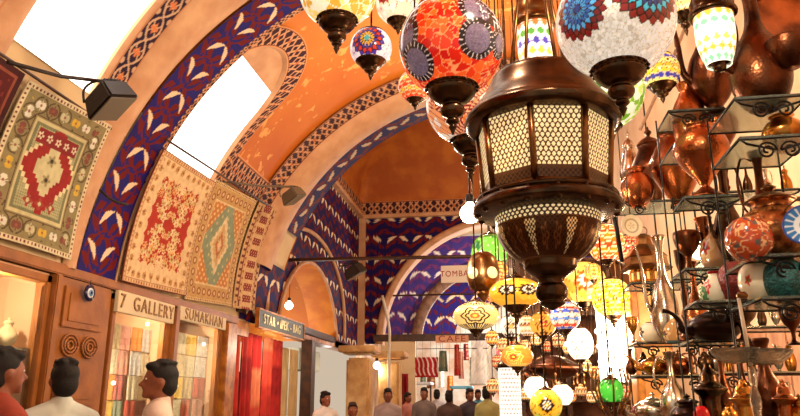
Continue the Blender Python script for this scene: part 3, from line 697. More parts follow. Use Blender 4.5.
# ------------------------------------------------------------------ people
def capsule(bm, p, q, r1, r2, seg=14):
    p, q = Vector(p), Vector(q); pts = []; rad = []
    ax = (q - p); L = ax.length; ax.normalize()
    for k in range(5): a = PI / 2 * k / 4; pts.append(p - ax * r1 * math.cos(a)); rad.append(max(r1 * math.sin(a), r1 * .05))
    for k in range(1, 5): a = PI / 2 * k / 4; pts.append(q + ax * r2 * math.sin(a)); rad.append(max(r2 * math.cos(a), r2 * .05))
    n = len(pts); t = ax.orthogonal().normalized(); b = ax.cross(t); rings = []
    for P_, r in zip(pts, rad): rings.append([bm.verts.new(P_ + (t * math.cos(2 * PI * j / seg) + b * math.sin(2 * PI * j / seg)) * r) for j in range(seg)])
    for A, B in zip(rings, rings[1:]):
        for j in range(seg): bm.faces.new((A[j], A[(j + 1) % seg], B[(j + 1) % seg], B[j]))
    bm.faces.new(rings[0][::-1]); bm.faces.new(rings[-1])
def ell(bm, c, s, rot=0):
    r = bmesh.ops.create_icosphere(bm, subdivisions=3, radius=1)['verts']; bmesh.ops.scale(bm, vec=s, verts=r)
    if rot: bmesh.ops.rotate(bm, cent=(0, 0, 0), matrix=Matrix.Rotation(rot, 3, 'Y'), verts=r)
    bmesh.ops.translate(bm, vec=c, verts=r)
def meshed(name, bm, m, parent, vox=.013, sm=4):
    o = bobj(name, bm, m, parent, True)
    r = o.modifiers.new('skin_union', 'REMESH'); r.mode = 'VOXEL'; r.voxel_size = vox; r.use_smooth_shade = True
    s = o.modifiers.new('soften', 'SMOOTH'); s.iterations = sm; s.factor = .5
    return o
SKIN = mat('skin', (150, 88, 58), .55, c2=(128, 70, 46), scale=12); HAIR = None; TROUS = mat('dark_trousers', (40, 40, 52), .8)
def person(px, py_top, Y, rz, label, shirt, hair=(26, 15, 11), group=None, long_hair=False, vox=.013, lean=0, z_top=None):
    p = at(px, py_top, Y=Y); h = (z_top or p.z); k = h / 1.77
    t = thing('person', label, 'person', (p.x, Y, 0), rz, group)
    S = lambda x, y, z: (x * k, y * k, z * k)          # faces local -Y
    arms = []
    bm = bmesh.new()
    ell(bm, S(0, .0, 1.655), S(.076, .098, .112)); ell(bm, S(0, -.035, 1.60), S(.058, .066, .07))
    capsule(bm, S(0, -.095, 1.655), S(0, -.118, 1.622), .010 * k, .016 * k); ell(bm, S(0, -.084, 1.585), S(.026, .016, .010))
    ell(bm, S(0, -.078, 1.555), S(.028, .026, .022))
    for s in (-1, 1): ell(bm, S(s * .079, .006, 1.635), S(.012, .022, .034)); ell(bm, S(s * .032, -.088, 1.672), S(.016, .008, .006))
    capsule(bm, S(0, .015, 1.60), S(0, .02, 1.44), .058 * k, .066 * k)
    capsule(bm, S(0, 0, 1.32), S(0, 0, 1.0), .13 * k, .125 * k)
    for s in (-1, 1):
        capsule(bm, S(s * .06, 0, 1.43), S(s * .17, 0, 1.41), .07 * k, .062 * k)
        capsule(bm, S(s * .19, 0, 1.38), S(s * .235, .02, 1.10), .05 * k, .04 * k); capsule(bm, S(s * .235, .02, 1.10), S(s * .22, -.08, .86), .037 * k, .027 * k)
        capsule(bm, S(s * .22, -.085, .845), S(s * .215, -.105, .77), .034 * k, .036 * k)
        for f_, (dy, L) in enumerate(((-.135, .075), (-.115, .085), (-.095, .08), (-.075, .062))):
            capsule(bm, S(s * .212, dy, .765), S(s * .206, dy - .012, .765 - L * .55), .0095 * k, .009 * k, 8); capsule(bm, S(s * .206, dy - .012, .765 - L * .55), S(s * .196, dy - .01, .765 - L), .009 * k, .0075 * k, 8)
        capsule(bm, S(s * .205, -.125, .83), S(s * .19, -.165, .785), .012 * k, .009 * k, 8)
        capsule(bm, S(s * .09, 0, .95), S(s * .10, -.01, .5), .085 * k, .055 * k); capsule(bm, S(s * .10, -.01, .5), S(s * .10, .02, .09), .053 * k, .037 * k)
        capsule(bm, S(s * .10, .03, .045), S(s * .11, -.14, .035), .042 * k, .035 * k)
    meshed('body', bm, SKIN, t, vox)
    bm = bmesh.new(); g = .016
    capsule(bm, S(0, 0, 1.30), S(0, 0, .98), (.135 + g) * k, (.13 + g) * k); ell(bm, S(0, .01, 1.31), S(.20, .135, .17)); 
    capsule(bm, S(0, .022, 1.515), S(0, .018, 1.43), .066 * k, .10 * k)
    for s in (-1, 1):
        capsule(bm, S(s * .05, .005, 1.435), S(s * .17, .0, 1.395), .092 * k, .086 * k); capsule(bm, S(s * .19, 0, 1.375), S(s * .237, .02, 1.10), .074 * k, .058 * k); capsule(bm, S(s * .237, .02, 1.10), S(s * .226, -.06, .91), .05 * k, .042 * k)
    meshed('shirt', bm, mat('cloth_' + '_'.join(map(str, shirt)), shirt, .9, bump=.3, bscale=12), t, vox, 6)
    bm = bmesh.new(); capsule(bm, S(0, 0, 1.0), S(0, 0, .92), .14 * k, .15 * k)
    for s in (-1, 1): capsule(bm, S(s * .09, 0, .93), S(s * .10, -.01, .5), .098 * k, .074 * k); capsule(bm, S(s * .10, -.01, .5), S(s * .10, .02, .12), .072 * k, .062 * k)
    meshed('trousers', bm, TROUS, t, .016, 6)
    bm = bmesh.new(); ell(bm, S(0, .022, 1.685), S(.086, .102, .090)); ell(bm, S(0, .05, 1.625), S(.080, .072, .088)); ell(bm, S(0, -.045, 1.742), S(.066, .052, .032))
    for i in range(26):
        a = RNG.uniform(0, 2 * PI); el = RNG.uniform(.75, 1.45); ell(bm, S(.078 * math.cos(a) * math.cos(el), .03 + .092 * math.sin(a) * math.cos(el) if math.sin(a) > -.3 else -.0, 1.70 + .082 * math.sin(el)), S(.026, .028, .014))
    if long_hair: ell(bm, S(0, .06, 1.55), S(.1, .07, .14))
    meshed('hair', bm, mat('hair_%d' % hair[0], tuple(int(c * .6) for c in hair), .8, bump=.3, bscale=120), t, .011, 2)
    for s in (-1, 1):
        e = bmesh.new(); ell(e, S(s * .032, -.084, 1.66), S(.011, .009, .008)); bobj('eye', e, mat('eye_white', (230, 225, 215), .2), t, True)
    return t
person(8, 350, 3.7, 2.6, 'man with tousled dark hair at the far left edge of the picture', (150, 60, 40))
person(66, 361, 4.3, -2.3, 'dark haired man in pale green shirt before the carved pilaster', (206, 214, 204))
person(161, 362, 4.55, -1.0 + PI * .0, 'dark haired man in beige shirt before the gallery window', (214, 190, 172))
person(326, 392, 11.5, .9, 'man in white shirt standing before the open shop', (236, 230, 228))
person(353, 403, 10.0, .3, 'person with brown hair and dark top low beside the ochre pillar', (60, 26, 24), (84, 40, 24))
person(388, 389, 13.2, .2, 'man in grey shirt before the pale pillar with the pipe', (180, 160, 160))
crowd = [(424, 388, 15.5, (120, 104, 100), 'person in grey clothes under the red banner'), (449, 391, 14.5, (88, 66, 60), 'person in brown clothes below the CAFE sign'), (470, 389, 15, (70, 60, 70), 'person in dark grey top right of the CAFE sign'), (487, 387, 14, (190, 186, 120), 'person in yellow green top at the right end of the crowd'), (408, 393, 18, (190, 120, 110), 'distant person in pink top beside the red curtain'), (437, 390, 18.6, (206, 206, 214), 'distant person in white walking beyond the far arch'), (478, 390, 19, (90, 150, 180), 'distant person in light blue beyond the far arch')]
for i, (px, py, Y, c, lab) in enumerate(crowd): person(px, py, Y, [0, 3.1, .5, 2.7, 1, 3, .3][i], lab, c, (40, 24, 18), 'crowd under the far arch', vox=.02)
# far stalls beyond the arch
for i, (px, py, wpx, hpx, Y, nm, lab) in enumerate(((480, 362, 20, 44, 21, 'white', 'white garment hanging at the far end above the crowd'), (457, 360, 6, 30, 21, 'red', 'slim red garment hanging left of the white one'), (461, 365, 5, 26, 22, 'pink', 'pink garment hanging beside the slim red one'), (443, 361, 9, 20, 21.5, 'grey green', 'grey green display cloth under the CAFE sign'), (493, 368, 9, 40, 20.8, 'white', 'pale cloth hanging right of the white garment'), (408, 366, 5, 30, 21, 'brown', 'brown cloth hanging left of the red banner'))):
    p = at(px, py, Y=Y); w_, h_ = wpx * Y / F, hpx * Y / F
    o = tag(grid('hanging_garment', 14, 20, lambda u, v: (p.x + w_ * (u - .5) * (1 - .25 * v), Y + .04 * np.sin(u * 9), p.z + h_ * (v - .5)), weave(nm, i), RUG, thick=.01), lab, 'garment', 'goods hanging beyond the far arch'); cord(o, p.x, Y, p.z + h_ * .48)
for i, (px, py, wpx, hpx, Y, c, lab) in enumerate(((418, 392, 26, 22, 22, (226, 230, 236), 'white covered market stall beyond the far arch on the left'), (462, 396, 20, 12, 22, (120, 200, 230), 'light blue market stall in the middle of the far street'), (497, 392, 12, 26, 22, (226, 200, 190), 'pinkish market stall at the right of the far street'))):
    p = at(px, py, Y=Y); w_ = wpx * Y / F; t = thing('market_stall', lab, 'stall', (p.x, Y, 0)); cc = mat('stall_%d' % i, c, .8)
    boxes('counter', [((0, 0, .45), (w_, .8, .9))], cc, t, .02); boxes('awning', [((0, 0, p.z + .25), (w_ * 1.1, .9, .08))], cc, t, .02)
    for sx in (-1, 1): boxes('pole', [((sx * w_ * .48, 0, (p.z + .25) / 2), (.05, .05, p.z + .25))], DARKW, t)
for i, (px, py, wpx, hpx, nm) in enumerate(((400, 352, 4, 20, 'maroon'), (431, 380, 8, 16, 'brown'), (441, 376, 6, 22, 'white'), (450, 383, 6, 14, 'orange'), (466, 352, 5, 16, 'maroon'), (472, 371, 5, 26, 'grey green'), (487, 352, 6, 12, 'brown'), (500, 353, 6, 18, 'red'), (412, 380, 6, 18, 'beige'), (423, 378, 5, 12, 'grey green'))):
    p = at(px, py, Y=24.5); w_, h_ = wpx * 24.5 / F, hpx * 24.5 / F
    o = tag(grid('hanging_cloth', 10, 14, lambda u, v: (p.x + w_ * (u - .5) * (1.1 - .2 * v), 24.5 + .04 * np.sin(u * 9), p.z + h_ * (v - .5)), weave(nm, i), RUG, thick=.01), f'small {nm} cloth far down the street, {["leftmost of all, beside the red curtain", "just right of the red banner", "left of the CAFE sign post", "low under the CAFE sign", "above the tall white garment", "tucked by the tall white garment", "high at the right end", "rightmost of all, near the lamps", "low under the left of the banner", "low under the middle of the banner"][i]}', 'cloth', 'small cloths far down the street'); cord(o, p.x, 24.5, p.z + h_ * .48)
# bulb lamp glow in side arch and far
def bulb(px, py, Y, r, label, power, chain=1.0, col=(1, .86, .62)):
    p = at(px, py, Y=Y); t = thing('hanging_bulb', label, 'light bulb', p)
    lathe('glass_bulb', [(0, -1.1), (.6, -.95), (1, -.3), (.85, .35), (.4, .8), (.35, 1)], BULB, t, 20, rs=r, zs=r); lathe('socket', [(.38, .95), (.42, 1), (.42, 1.7), (.1, 1.9)], BLACKP, t, 16, rs=r, zs=r, sm=1)
    tubes('cord', [([(0, 0, r * 1.8), (0, 0, chain)], .006)], BLACKP, t, 6)
    lamp('bulb_light', p + Vector((0, 0, -r * 1.6)), power, col, r, parent=None); return t
bulb(289, 305, 11.6, .07, 'glowing bulb inside the ochre side arch', 16, 1.0)
bulb(377, 365, 16.95, .09, 'glowing bulb between the two stone pillars', 30, .55)

for k, (y0, nm, lab) in enumerate(((4.8, 'white', 'white cloth hanging by the right jamb of the far left shop window'), (4.55, 'brown', 'brown patterned cloth in the far left shop window'), (4.3, 'maroon', 'maroon cloth hanging near the left edge of the far left window'))):
    cloth('hanging_cloth', -3.78 - .02 * k, y0 - .03, y0 + .2, 1.1, 1.86, nm, lab, 'cloths in the far left shop window', .03, k, 3, 'cloth')
def potrow(i, y, z, c, lab):
    t = thing('ceramic_jar', lab, 'jar', (-3.74, y, z)); lathe('body', [(.03, 0), (.06, .03), (.075, .08), (.05, .13), (.03, .15), (.04, .17)], mat('jar_%d' % i, c, .2), t, 20); lathe('lid', [(.042, .17), (.03, .19), (.008, .2), (.012, .215)], mat('jar_%d' % i, c, .2), t, 16, sm=1)
t = thing('glass_shelf', 'glass shelf with jars in the far left shop window', 'shelf', (-3.74, 4.45, 1.93)); boxes('shelf_board', [((0, 0, -.01), (.2, 1.2, .015))], GLASS, t); boxes('bracket', [((-.05, -.5, -.05), (.3, .02, .06)), ((-.05, .5, -.05), (.3, .02, .06))], IRON, t)
for i, (y, c, lab) in enumerate(((4.0, (190, 40, 30), 'red jar'), (4.25, (236, 230, 220), 'white jar'), (4.45, (200, 120, 40), 'orange jar'), (4.65, (60, 80, 120), 'blue jar'), (4.85, (230, 200, 150), 'cream jar'))): potrow(i, y, 1.935, c, lab + ' on the glass shelf in the far left shop window')
t = thing('wire_hanger_line', 'thin line across the far street from which garments hang', 'line', (-1, 21, 3.0)); tubes('line', [([(-2.6, 0, .0), (3, 0, 0)], .01)], BLACKP, t, 6)
# ------------------------------------------------------------------ mosaic lamps
def sph(az, el):  # az 0 faces the camera (-Y), positive to the right
    return np.array([math.cos(el) * math.sin(az), -math.cos(el) * math.cos(az), math.sin(el)])
def worley(P, K, seed):
    rs = np.random.RandomState(seed); Q = rs.normal(size=(K, 3)); Q /= np.linalg.norm(Q, axis=1)[:, None]
    d1 = np.empty(len(P)); d2 = np.empty(len(P)); ix = np.empty(len(P), int)
    for i in range(0, len(P), 4000):
        D_ = ((P[i:i + 4000, None, :] - Q[None]) ** 2).sum(2); o = np.argpartition(D_, 1, axis=1)[:, :2]; a = np.take_along_axis(D_, o, 1); s = a[:, 0] <= a[:, 1]
        d1[i:i + 4000] = np.sqrt(a.min(1)); d2[i:i + 4000] = np.sqrt(a.max(1)); ix[i:i + 4000] = np.where(s, o[:, 0], o[:, 1])
    return d1, d2, ix
def polar(P, az, el):
    c = sph(az, el); up = np.array([0, 0, 1.]); e1 = np.cross(up, c); e1 /= np.linalg.norm(e1); e2 = np.cross(c, e1)
    return np.arccos(np.clip(P @ c, -1, 1)), np.arctan2(P @ e2, P @ e1)
def rosette(C, P, az, el, dr, n, rings, grout=(30, 16, 14)):
    r, a = polar(P, az, el)
    for k, c in enumerate(rings):
        p = a / (2 * PI) * n + .5 * (k % 2); fa = np.abs(p - np.floor(p) - .5) * 2; fr = np.abs(r / dr - (k + .5)) 
        dd = fa + fr * 1.0; C[(dd < 1.0)] = H(*grout) if grout else C[dd < 1.0]
        C[(dd < .80)] = H(*c)
    C[r < dr * .45] = H(*rings[0])
def crackle(P, K, seed, cols, line=(255, 240, 220), lw=.02):
    d1, d2, ix = worley(P, K, seed); pal = np.array([H(*c) for c in cols]); C = pal[(ix * 7919) % len(cols)].copy()
    C[(d2 - d1) < lw] = H(*line); return C
def pt_rosettes(bg, line, ros, K=420, seed=1, lw=.012):
    def f(P):
        C = crackle(P, K, seed, bg, line, lw)
        for r in ros: rosette(C, P, *r)
        return C
    return f
def pt_red(P):
    C = crackle(P, 620, 4, [(214, 34, 16), (230, 56, 20), (200, 24, 18), (240, 90, 30)], (250, 150, 90), .009)
    for az, el in ((-.95, -.05), (.62, .30), (2.3, 0), (-2.4, .1), (1.25, -.2), (-.85, -.62), (.62, -.30)):
        r, a = polar(P, az, el); big = .27 if az != 1.25 else .18
        C[r < big + .12] = H(30, 20, 22); k = (r > big + .01) & (r < big + .11) & (np.abs((a / (2 * PI) * 22) % 1 - .5) > .42); C[k] = H(210, 190, 180)
        C[r < big] = H(104, 88, 104) ; m = r < big; C[m] = C[m] * (.6 + .7 * np.random.RandomState(2).rand(m.sum()))[:, None]
    az = np.arctan2(P[:, 0], -P[:, 1]); st = (np.abs(az) > .62) & (np.abs(az) < 1.7) & (P[:, 2] > .02)
    g = (np.abs((P[:, 2] * 7) % 1 - .5) < .38) & (np.abs((az * 7) % 1 - .5) < .40)
    s2 = st & (C.sum(1) > H(150, 60, 60).sum()) ; C[s2] = H(210, 200, 196); C[s2 & g] = H(36, 24, 26)
    return C
def pt_floral(P):
    C = crackle(P, 260, 9, [(250, 236, 220), (240, 220, 200), (236, 150, 96)], (190, 140, 110), .012)
    for (az, el) in ((.55, .15), (-.75, .1), (.0, -.75), (1.6, -.2)):
        r, a = polar(P, az, el); w_ = .30 + .26 * np.abs(np.cos(4 * a)); C[(r < w_)] = H(150, 26, 24)
        k = (r < w_) & (np.abs((r * 13) % 1 - .5) < .2); C[k] = H(250, 190, 140); C[r < .12] = H(240, 120, 40)
    k = np.abs((np.arctan2(P[:, 0], -P[:, 1]) * 5 + P[:, 2] * 6) % 1 - .5) < .07; C[k & (P[:, 2] < -.2)] = H(60, 24, 24)
    return C
def pt_bands(cols, n=12):
    pal = np.array([H(*c) for c in cols])
    def f(P):
        el = np.arcsin(np.clip(P[:, 2], -1, 1)); az = np.arctan2(P[:, 0], -P[:, 1]); k = np.floor((el + PI / 2) / .24).astype(int)
        p = az / (2 * PI) * n + .5 * (k % 2); fa = np.abs(p - np.floor(p) - .5) * 2; fr = np.abs((el + PI / 2) / .24 - k - .5) * 2
        C = pal[k % len(pal)].copy() * 1.0; C[(fa + fr) > 1.25] = C[(fa + fr) > 1.25] * .3 + .7 * H(250, 220, 160); e = np.abs(fa + fr - 1.1) < .1; C[e] = H(60, 30, 20); return C
    return f
def pt_star(body, dark, accent, n=6, az0=0., el0=-.15):
    def f(P):
        C = np.tile(H(*body), (len(P), 1)); r, a = polar(P, az0, el0)
        for R_, wd in ((.62, .05), (.40, .05)):
            e = R_ * (.78 + .26 * np.abs(((a / (2 * PI) * n) % 1) - .5) * 2); q = np.abs(r - e) < wd; C[q] = H(*dark)
        C[r < .2] = H(*accent); C[r < .1] = H(250, 220, 80)
        k = (np.abs(P[:, 2]) > .62) & (np.abs((np.arctan2(P[:, 0], -P[:, 1]) * 6) % 1 - .5) < .3); C[k] = H(*dark)
        return C
    return f
CAP_TOP = [(.12, .62), (.2, .58), (.22, .46), (.45, .40), (.5, .30), (.62, .22), (.9, .12), (1.0, .02), (.96, -.04), (.80, -.03)]
CAP_BOT = [(.96, .14), (1.04, .10), (1.0, .0), (.90, -.08), (.94, -.14), (.84, -.34), (.62, -.56), (.40, -.66), (.36, -.74), (.46, -.82), (.47, -.98), (.38, -1.14), (.20, -1.24), (.24, -1.32), (.25, -1.42), (.12, -1.54), (.16, -1.62), (.12, -1.70), (.02, -1.95)]
RACK_Z = 3.95
BARS = []
def ztop(p):
    if p.y < 3.5: BARS.append(p.copy()); return RACK_Z
    return ZC + math.sqrt(R0 ** 2 - p.x ** 2) - .006
def mosaic_lamp(px, py, r_px, Y, painter, label, cat='hanging lamp', group=None, cap=.45, capb=None, capt=None, sq=1.0, N=96, M=None, blen=1.0, inner=0, tilt=0, chain=True, tlen=1.0, capmat=None, name='mosaic_lamp', belly=1.0):
    p = at(px, py, Y=Y); r = r_px * dep(p) / F; t = thing(name, label, cat, p, 0, group); M = M or SHADE; B = capmat or BRONZE
    capb = capb or cap; capt = capt or cap
    zt = math.sqrt(max(0, 1 - capt ** 2)) * sq; zb = -math.sqrt(max(0, 1 - capb ** 2)) * sq
    def pos(u, v):
        a = 2 * PI * u; e = -PI / 2 + PI * v; e = np.clip(e, -math.acos(capb) , math.acos(capt)) if capb < 1 else e
        ce = np.cos(e)
        return r * ce * np.sin(a), -r * ce * np.cos(a), r * sq * np.sin(e) * np.where(e < 0, belly, 1)
    def col(u, v, x, y, z):
        P = np.stack([x, y, z / (sq * np.where(z < 0, belly, 1))], 1) / r; return painter(P / np.maximum(np.linalg.norm(P, axis=1), 1e-6)[:, None])
    o = grid('glass_globe', N, N // 2, pos, col, M, t)
    sg = 40 if r_px > 30 else 20
    if sg == 20:
        lathe('top_cap', CAP_TOP[::2] + [(.80, -.03)], B, t, 16, z0=r * zt, rs=r * capt * 1.06, zs=r * capt * tlen, sm=1)
        lathe('bottom_cap', [(.92, .06), (1, .02), (.8, -.14), (.6, -.42), (.36, -.54), (.42, -.7), (.14, -.92), (.18, -1.02), (.02, -1.38)], B, t, 16, z0=r * zb * belly, rs=r * capb * 1.06, zs=r * capb * blen, sm=2)
    else:
        c1 = lathe('top_cap', CAP_TOP, B, t, sg, z0=r * zt, rs=r * capt * 1.06, zs=r * capt * tlen, sm=2)
        c2 = lathe('bottom_cap', CAP_BOT, B, t, sg, z0=r * zb * belly, rs=r * capb * 1.06, zs=r * capb * blen, sm=2)
        bm = bmesh.new()
        for k in range(20):
            a = 2 * PI * k / 20; ell(bm, (r * capb * 1.07 * math.cos(a), r * capb * 1.07 * math.sin(a), r * zb * belly - r * capb * .02), (r * .03,) * 3)
        bobj('beading', bm, B, c2, True)
    top = r * (zt + capt * .6 * tlen)
    if chain:
        tubes('chain', [([(0, 0, top), (0, 0, ztop(p) - p.z)], .005)], B, t, 6)
    if inner: lamp('lamp_glow', p + Vector((0, 0, 0)), inner, (1, .7, .35), r * .5)
    return t
RB = [(200, 40, 30), (240, 190, 60), (60, 120, 180), (180, 30, 40), (60, 60, 130), (230, 230, 220)]
mosaic_lamp(338, -10, 39, 2.7, pt_rosettes([(244, 214, 120), (250, 236, 200), (226, 170, 60)], (255, 245, 220), [(.15, -.05, .13, 16, [(240, 180, 60), (90, 20, 16), (250, 200, 80), (120, 26, 18), (90, 20, 16)]), (-1.3, .1, .12, 14, [(180, 40, 20), (240, 200, 80), (70, 20, 16)])]), 'yellow and white mosaic globe with dark rosette at the upper edge, leftmost lamp', cap=.48, N=180)
mosaic_lamp(371, 48, 21, 2.9, pt_rosettes([(240, 226, 226), (226, 206, 214)], (150, 120, 140), [(0, .02, .17, 14, [(60, 150, 150), (226, 160, 40), (60, 50, 130), (200, 50, 40), (70, 50, 140)])], 120), 'small white mosaic globe with many coloured rosette hanging below the yellow globe', cap=.70, N=140)
mosaic_lamp(398, 4, 22, 3.2, pt_rosettes([(246, 236, 220), (240, 220, 190)], (190, 150, 130), [(-.5, .1, .16, 12, [(150, 30, 30), (60, 40, 40), (170, 30, 30)])], 120), 'white globe with red diamonds half hidden behind the big red globe', cap=.5, N=110)
mosaic_lamp(451, 46, 52, 2.0, pt_red, 'big red mosaic globe with grey discs and black beading', cap=.46, capt=.62, N=300, blen=1.05, inner=0)
mosaic_lamp(415, 86, 17, 3.0, pt_bands([(240, 90, 40), (250, 180, 60), (230, 60, 30)]), 'small orange red lamp peeping out under the left of the big red globe', cap=.5)
mosaic_lamp(469, 104, 43, 2.75, pt_floral, 'white globe with red flower mosaic left of the big brass lantern', cap=.42, N=220, blen=1.2)
mosaic_lamp(615, 22, 58, 1.9, pt_rosettes([(232, 226, 212), (240, 232, 216), (220, 212, 196)], (190, 180, 160), [(.42, .14, .094, 20, [(30, 60, 110), (40, 110, 150), (60, 150, 170), (30, 50, 100), (60, 160, 180), (110, 26, 26), (130, 34, 28)]), (-.80, -.10, .084, 18, [(30, 60, 120), (60, 140, 190), (40, 90, 160), (80, 160, 210), (110, 22, 26), (120, 26, 26)]), (2.2, 0, .13, 18, [(60, 120, 170), (20, 40, 90), (110, 26, 30)])], 3400, 3, .008), 'large white crackle globe with two blue and red rosettes, biggest lamp at the top', cap=.44, N=360)
mosaic_lamp(604, 92, 39, 3.0, pt_rosettes([(150, 200, 60), (190, 220, 100), (110, 170, 40), (236, 240, 210)], (250, 250, 220), [(-.6, -.1, .14, 10, [(40, 60, 30), (230, 240, 200), (60, 120, 40)])], 300, 6), 'green and white mosaic globe behind the large white globe', cap=.34, N=160)
mosaic_lamp(660, 72, 19, 3.1, pt_bands([(60, 60, 160), (236, 190, 50), (230, 170, 40), (240, 220, 120)], 14), 'small yellow lamp with blue band right of the large white globe', cap=.72, N=96, sq=1.15)
mosaic_lamp(683, 2, 18, 2.9, pt_bands([(250, 230, 140), (70, 50, 150), (240, 200, 60), (250, 240, 200)], 14), 'small yellow and purple lamp at the top between globe and glass tube lamp', cap=.6, N=96, blen=1.6)
# clear tube lamp with painted glass, top right
def tube_lamp(px, y0, y1, wpx, Y, label, cols, capm=BRONZE, hood=True):
    p = at(px, (y0 + y1) / 2, Y=Y); d_ = dep(p) / F; h = (y1 - y0) * d_; r = wpx / 2 * d_; t = thing('glass_tube_lamp', label, 'hanging lamp', p)
    pal = [H(*c) for c in cols]
    def col(u, v, x, y, z):
        C = np.tile(H(255, 250, 232), (len(u), 1)); k = np.floor(v * 6).astype(int); dd = np.abs((u * 12 + .5 * (k % 2)) % 1 - .5) * 2 + np.abs((v * 6) % 1 - .5) * 2
        for i in range(6): C[(k == i) & (dd < .95)] = pal[i % len(pal)]
        return C
    grid('glass_shade', 60, 40, lambda u, v: (r * (.62 + .38 * np.sin(PI * .5 * np.clip(v * 1.6, 0, 1))) * np.sin(2 * PI * u), -r * (.62 + .38 * np.sin(PI * .5 * np.clip(v * 1.6, 0, 1))) * np.cos(2 * PI * u), -h / 2 + h * v), col, mat('painted_lit_glass', rough=.15, attr=True, emis=1.0), t)
    lathe('base_cup', [(0, -.16), (.3, -.12), (.34, 0), (.62, .04), (.6, .08)], capm, t, 24, z0=-h / 2, rs=r, zs=h * .8, sm=2)
    if hood: lathe('hood', [(1.0, -.06), (1.22, -.02), (1.2, .06), (1.08, .12), (1.12, .3), (.95, .5), (1.0, .9), (.5, 1.1), (.1, 1.2)], capm, t, 28, z0=h / 2, rs=r, zs=h * .8, sm=2)
    lathe('bulb', [(0, 0), (.25, .1), (.25, .5), (0, .6)], BULB, t, 12, z0=-h * .25, rs=r, zs=h)
    z = ztop(p) - p.z
    if z > h * 1.4: tubes('chain', [([(0, 0, h / 2 + h * .9), (0, 0, z)], .006)], capm, t, 6)
    lamp('lamp_glow', p, 3, (1, .8, .5), r * .6)
tube_lamp(716, 12, 68, 38, 2.5, 'glass tube lamp painted yellow and green under a brass hood, upper right', [(120, 190, 150), (230, 170, 60), (250, 210, 90), (250, 240, 190)])
tube_lamp(536, 22, 84, 36, 2.9, 'glass tube lamp with purple and green patches above the big brass lantern', [(90, 160, 70), (240, 120, 60), (230, 190, 70), (80, 70, 170)], BRASS)
# ------------------------------------------------------------------ big octagonal brass lantern
LY = 2.45; lp = at(544, 160, Y=LY); sL = dep(lp) / F
big = thing('octagonal_lantern', 'big eight sided brass lantern with pale lattice panels in the centre foreground', 'lantern', lp)
def zpx(y): return at(544, y, Y=LY).z - lp.z
def rp(wpx): return wpx / 2 * sL * .955
def lat(u, v, x, y, z):
    a = (u * 9) % 1 - .5; b = (v * 10) % 1 - .5
    row = np.floor(v * 17).astype(int); uu = (u * 10 + .5 * (row % 2)) % 1 - .5; vv = (v * 17) % 1 - .5
    hole = np.abs(uu) * 1.9 + np.abs(vv) * 1.1 < .80
    m = (u > .07) & (u < .93) & (v > .19) & (v < .93) & hole
    C = np.tile(H(112, 76, 46), (len(u), 1)); k = (v < .15) & (v > .03) & (np.sin(u * 60) * np.sin(v * 90) > .1); C[k] = H(60, 38, 22); C[m] = H(240, 216, 156); return C
def lat_e(u, v, x, y, z): c = lat(u, v, x, y, z); return (c[:, 0] > .5).astype(float)
LATM = mat('lit_lattice', rough=.4, attr=True, emis=.95, emask=True)
za, zb_ = zpx(118), zpx(205); zt0, zt1 = zpx(190), zpx(130)
for k in range(8):
    a0 = 2 * PI * (k - .5) / 8 + .18; a1 = a0 + 2 * PI / 8; R1, R2 = rp(140), rp(126)
    P0 = (math.sin(a0), -math.cos(a0)); P1 = (math.sin(a1), -math.cos(a1))
    pz0, pz1 = zpx(197), zpx(124)
    o = grid('lattice_panel', 96, 90, lambda u, v: ((P0[0] * (1 - u) + P1[0] * u) * (R2 * (1 - v) + R1 * v), (P0[1] * (1 - u) + P1[1] * u) * (R2 * (1 - v) + R1 * v), pz0 + (pz1 - pz0) * v), lat, LATM, big, emi=lat_e)
    bm = bmesh.new(); tube(bm, [(P0[0] * R2 * 1.01, P0[1] * R2 * 1.01, pz0), (P0[0] * R1 * 1.01, P0[1] * R1 * 1.01, pz1)], .011, 8)
    for zz, RR in ((pz0, R2), (pz1, R1)): tube(bm, [(P0[0] * RR, P0[1] * RR, zz), (P1[0] * RR, P1[1] * RR, zz)], .013, 8)
    bobj('corner_frame', bm, BRASS, big, True)
def lprof(pairs): return [(rp(w_), zpx(y)) for w_, y in pairs]
lathe('crown', lprof([(94, 77), (104, 80), (112, 88), (124, 98), (138, 106), (150, 113), (154, 116)]), BRONZE, big, 8 * 6, sm=3, flute=.012, fl_n=24)
lathe('rim', lprof([(142, 110), (160, 118), (164, 122), (158, 128), (140, 130)]), BRONZE, big, 48, sm=3)
lathe('neck', lprof([(0, 70), (50, 70), (62, 71), (66, 74), (98, 77), (94, 81)]), BRONZE, big, 40, sm=3)
lathe('lower_rim', lprof([(132, 198), (146, 204), (152, 209), (148, 214), (112, 218)]), BRONZE, big, 48, sm=3)
def fil(u, v, x, y, z):
    row = np.floor(v * 4).astype(int); m = np.hypot(((u * 60 + .5 * (row % 2)) % 1 - .5) * 1.2, (v * 4) % 1 - .5) < .42
    C = np.tile(H(70, 44, 26), (len(u), 1)); C[m] = H(240, 216, 160); return C
grid('pierced_band', 480, 20, lambda u, v: (rp(104 + 4 * 0) * np.sin(2 * PI * u) * (1 + .04 * v), -rp(104) * np.cos(2 * PI * u) * (1 + .04 * v), zpx(227) + (zpx(214) - zpx(227)) * v), fil, LATM, big, emi=lambda *a: (fil(*a)[:, 0] > .5).astype(float) * .8)
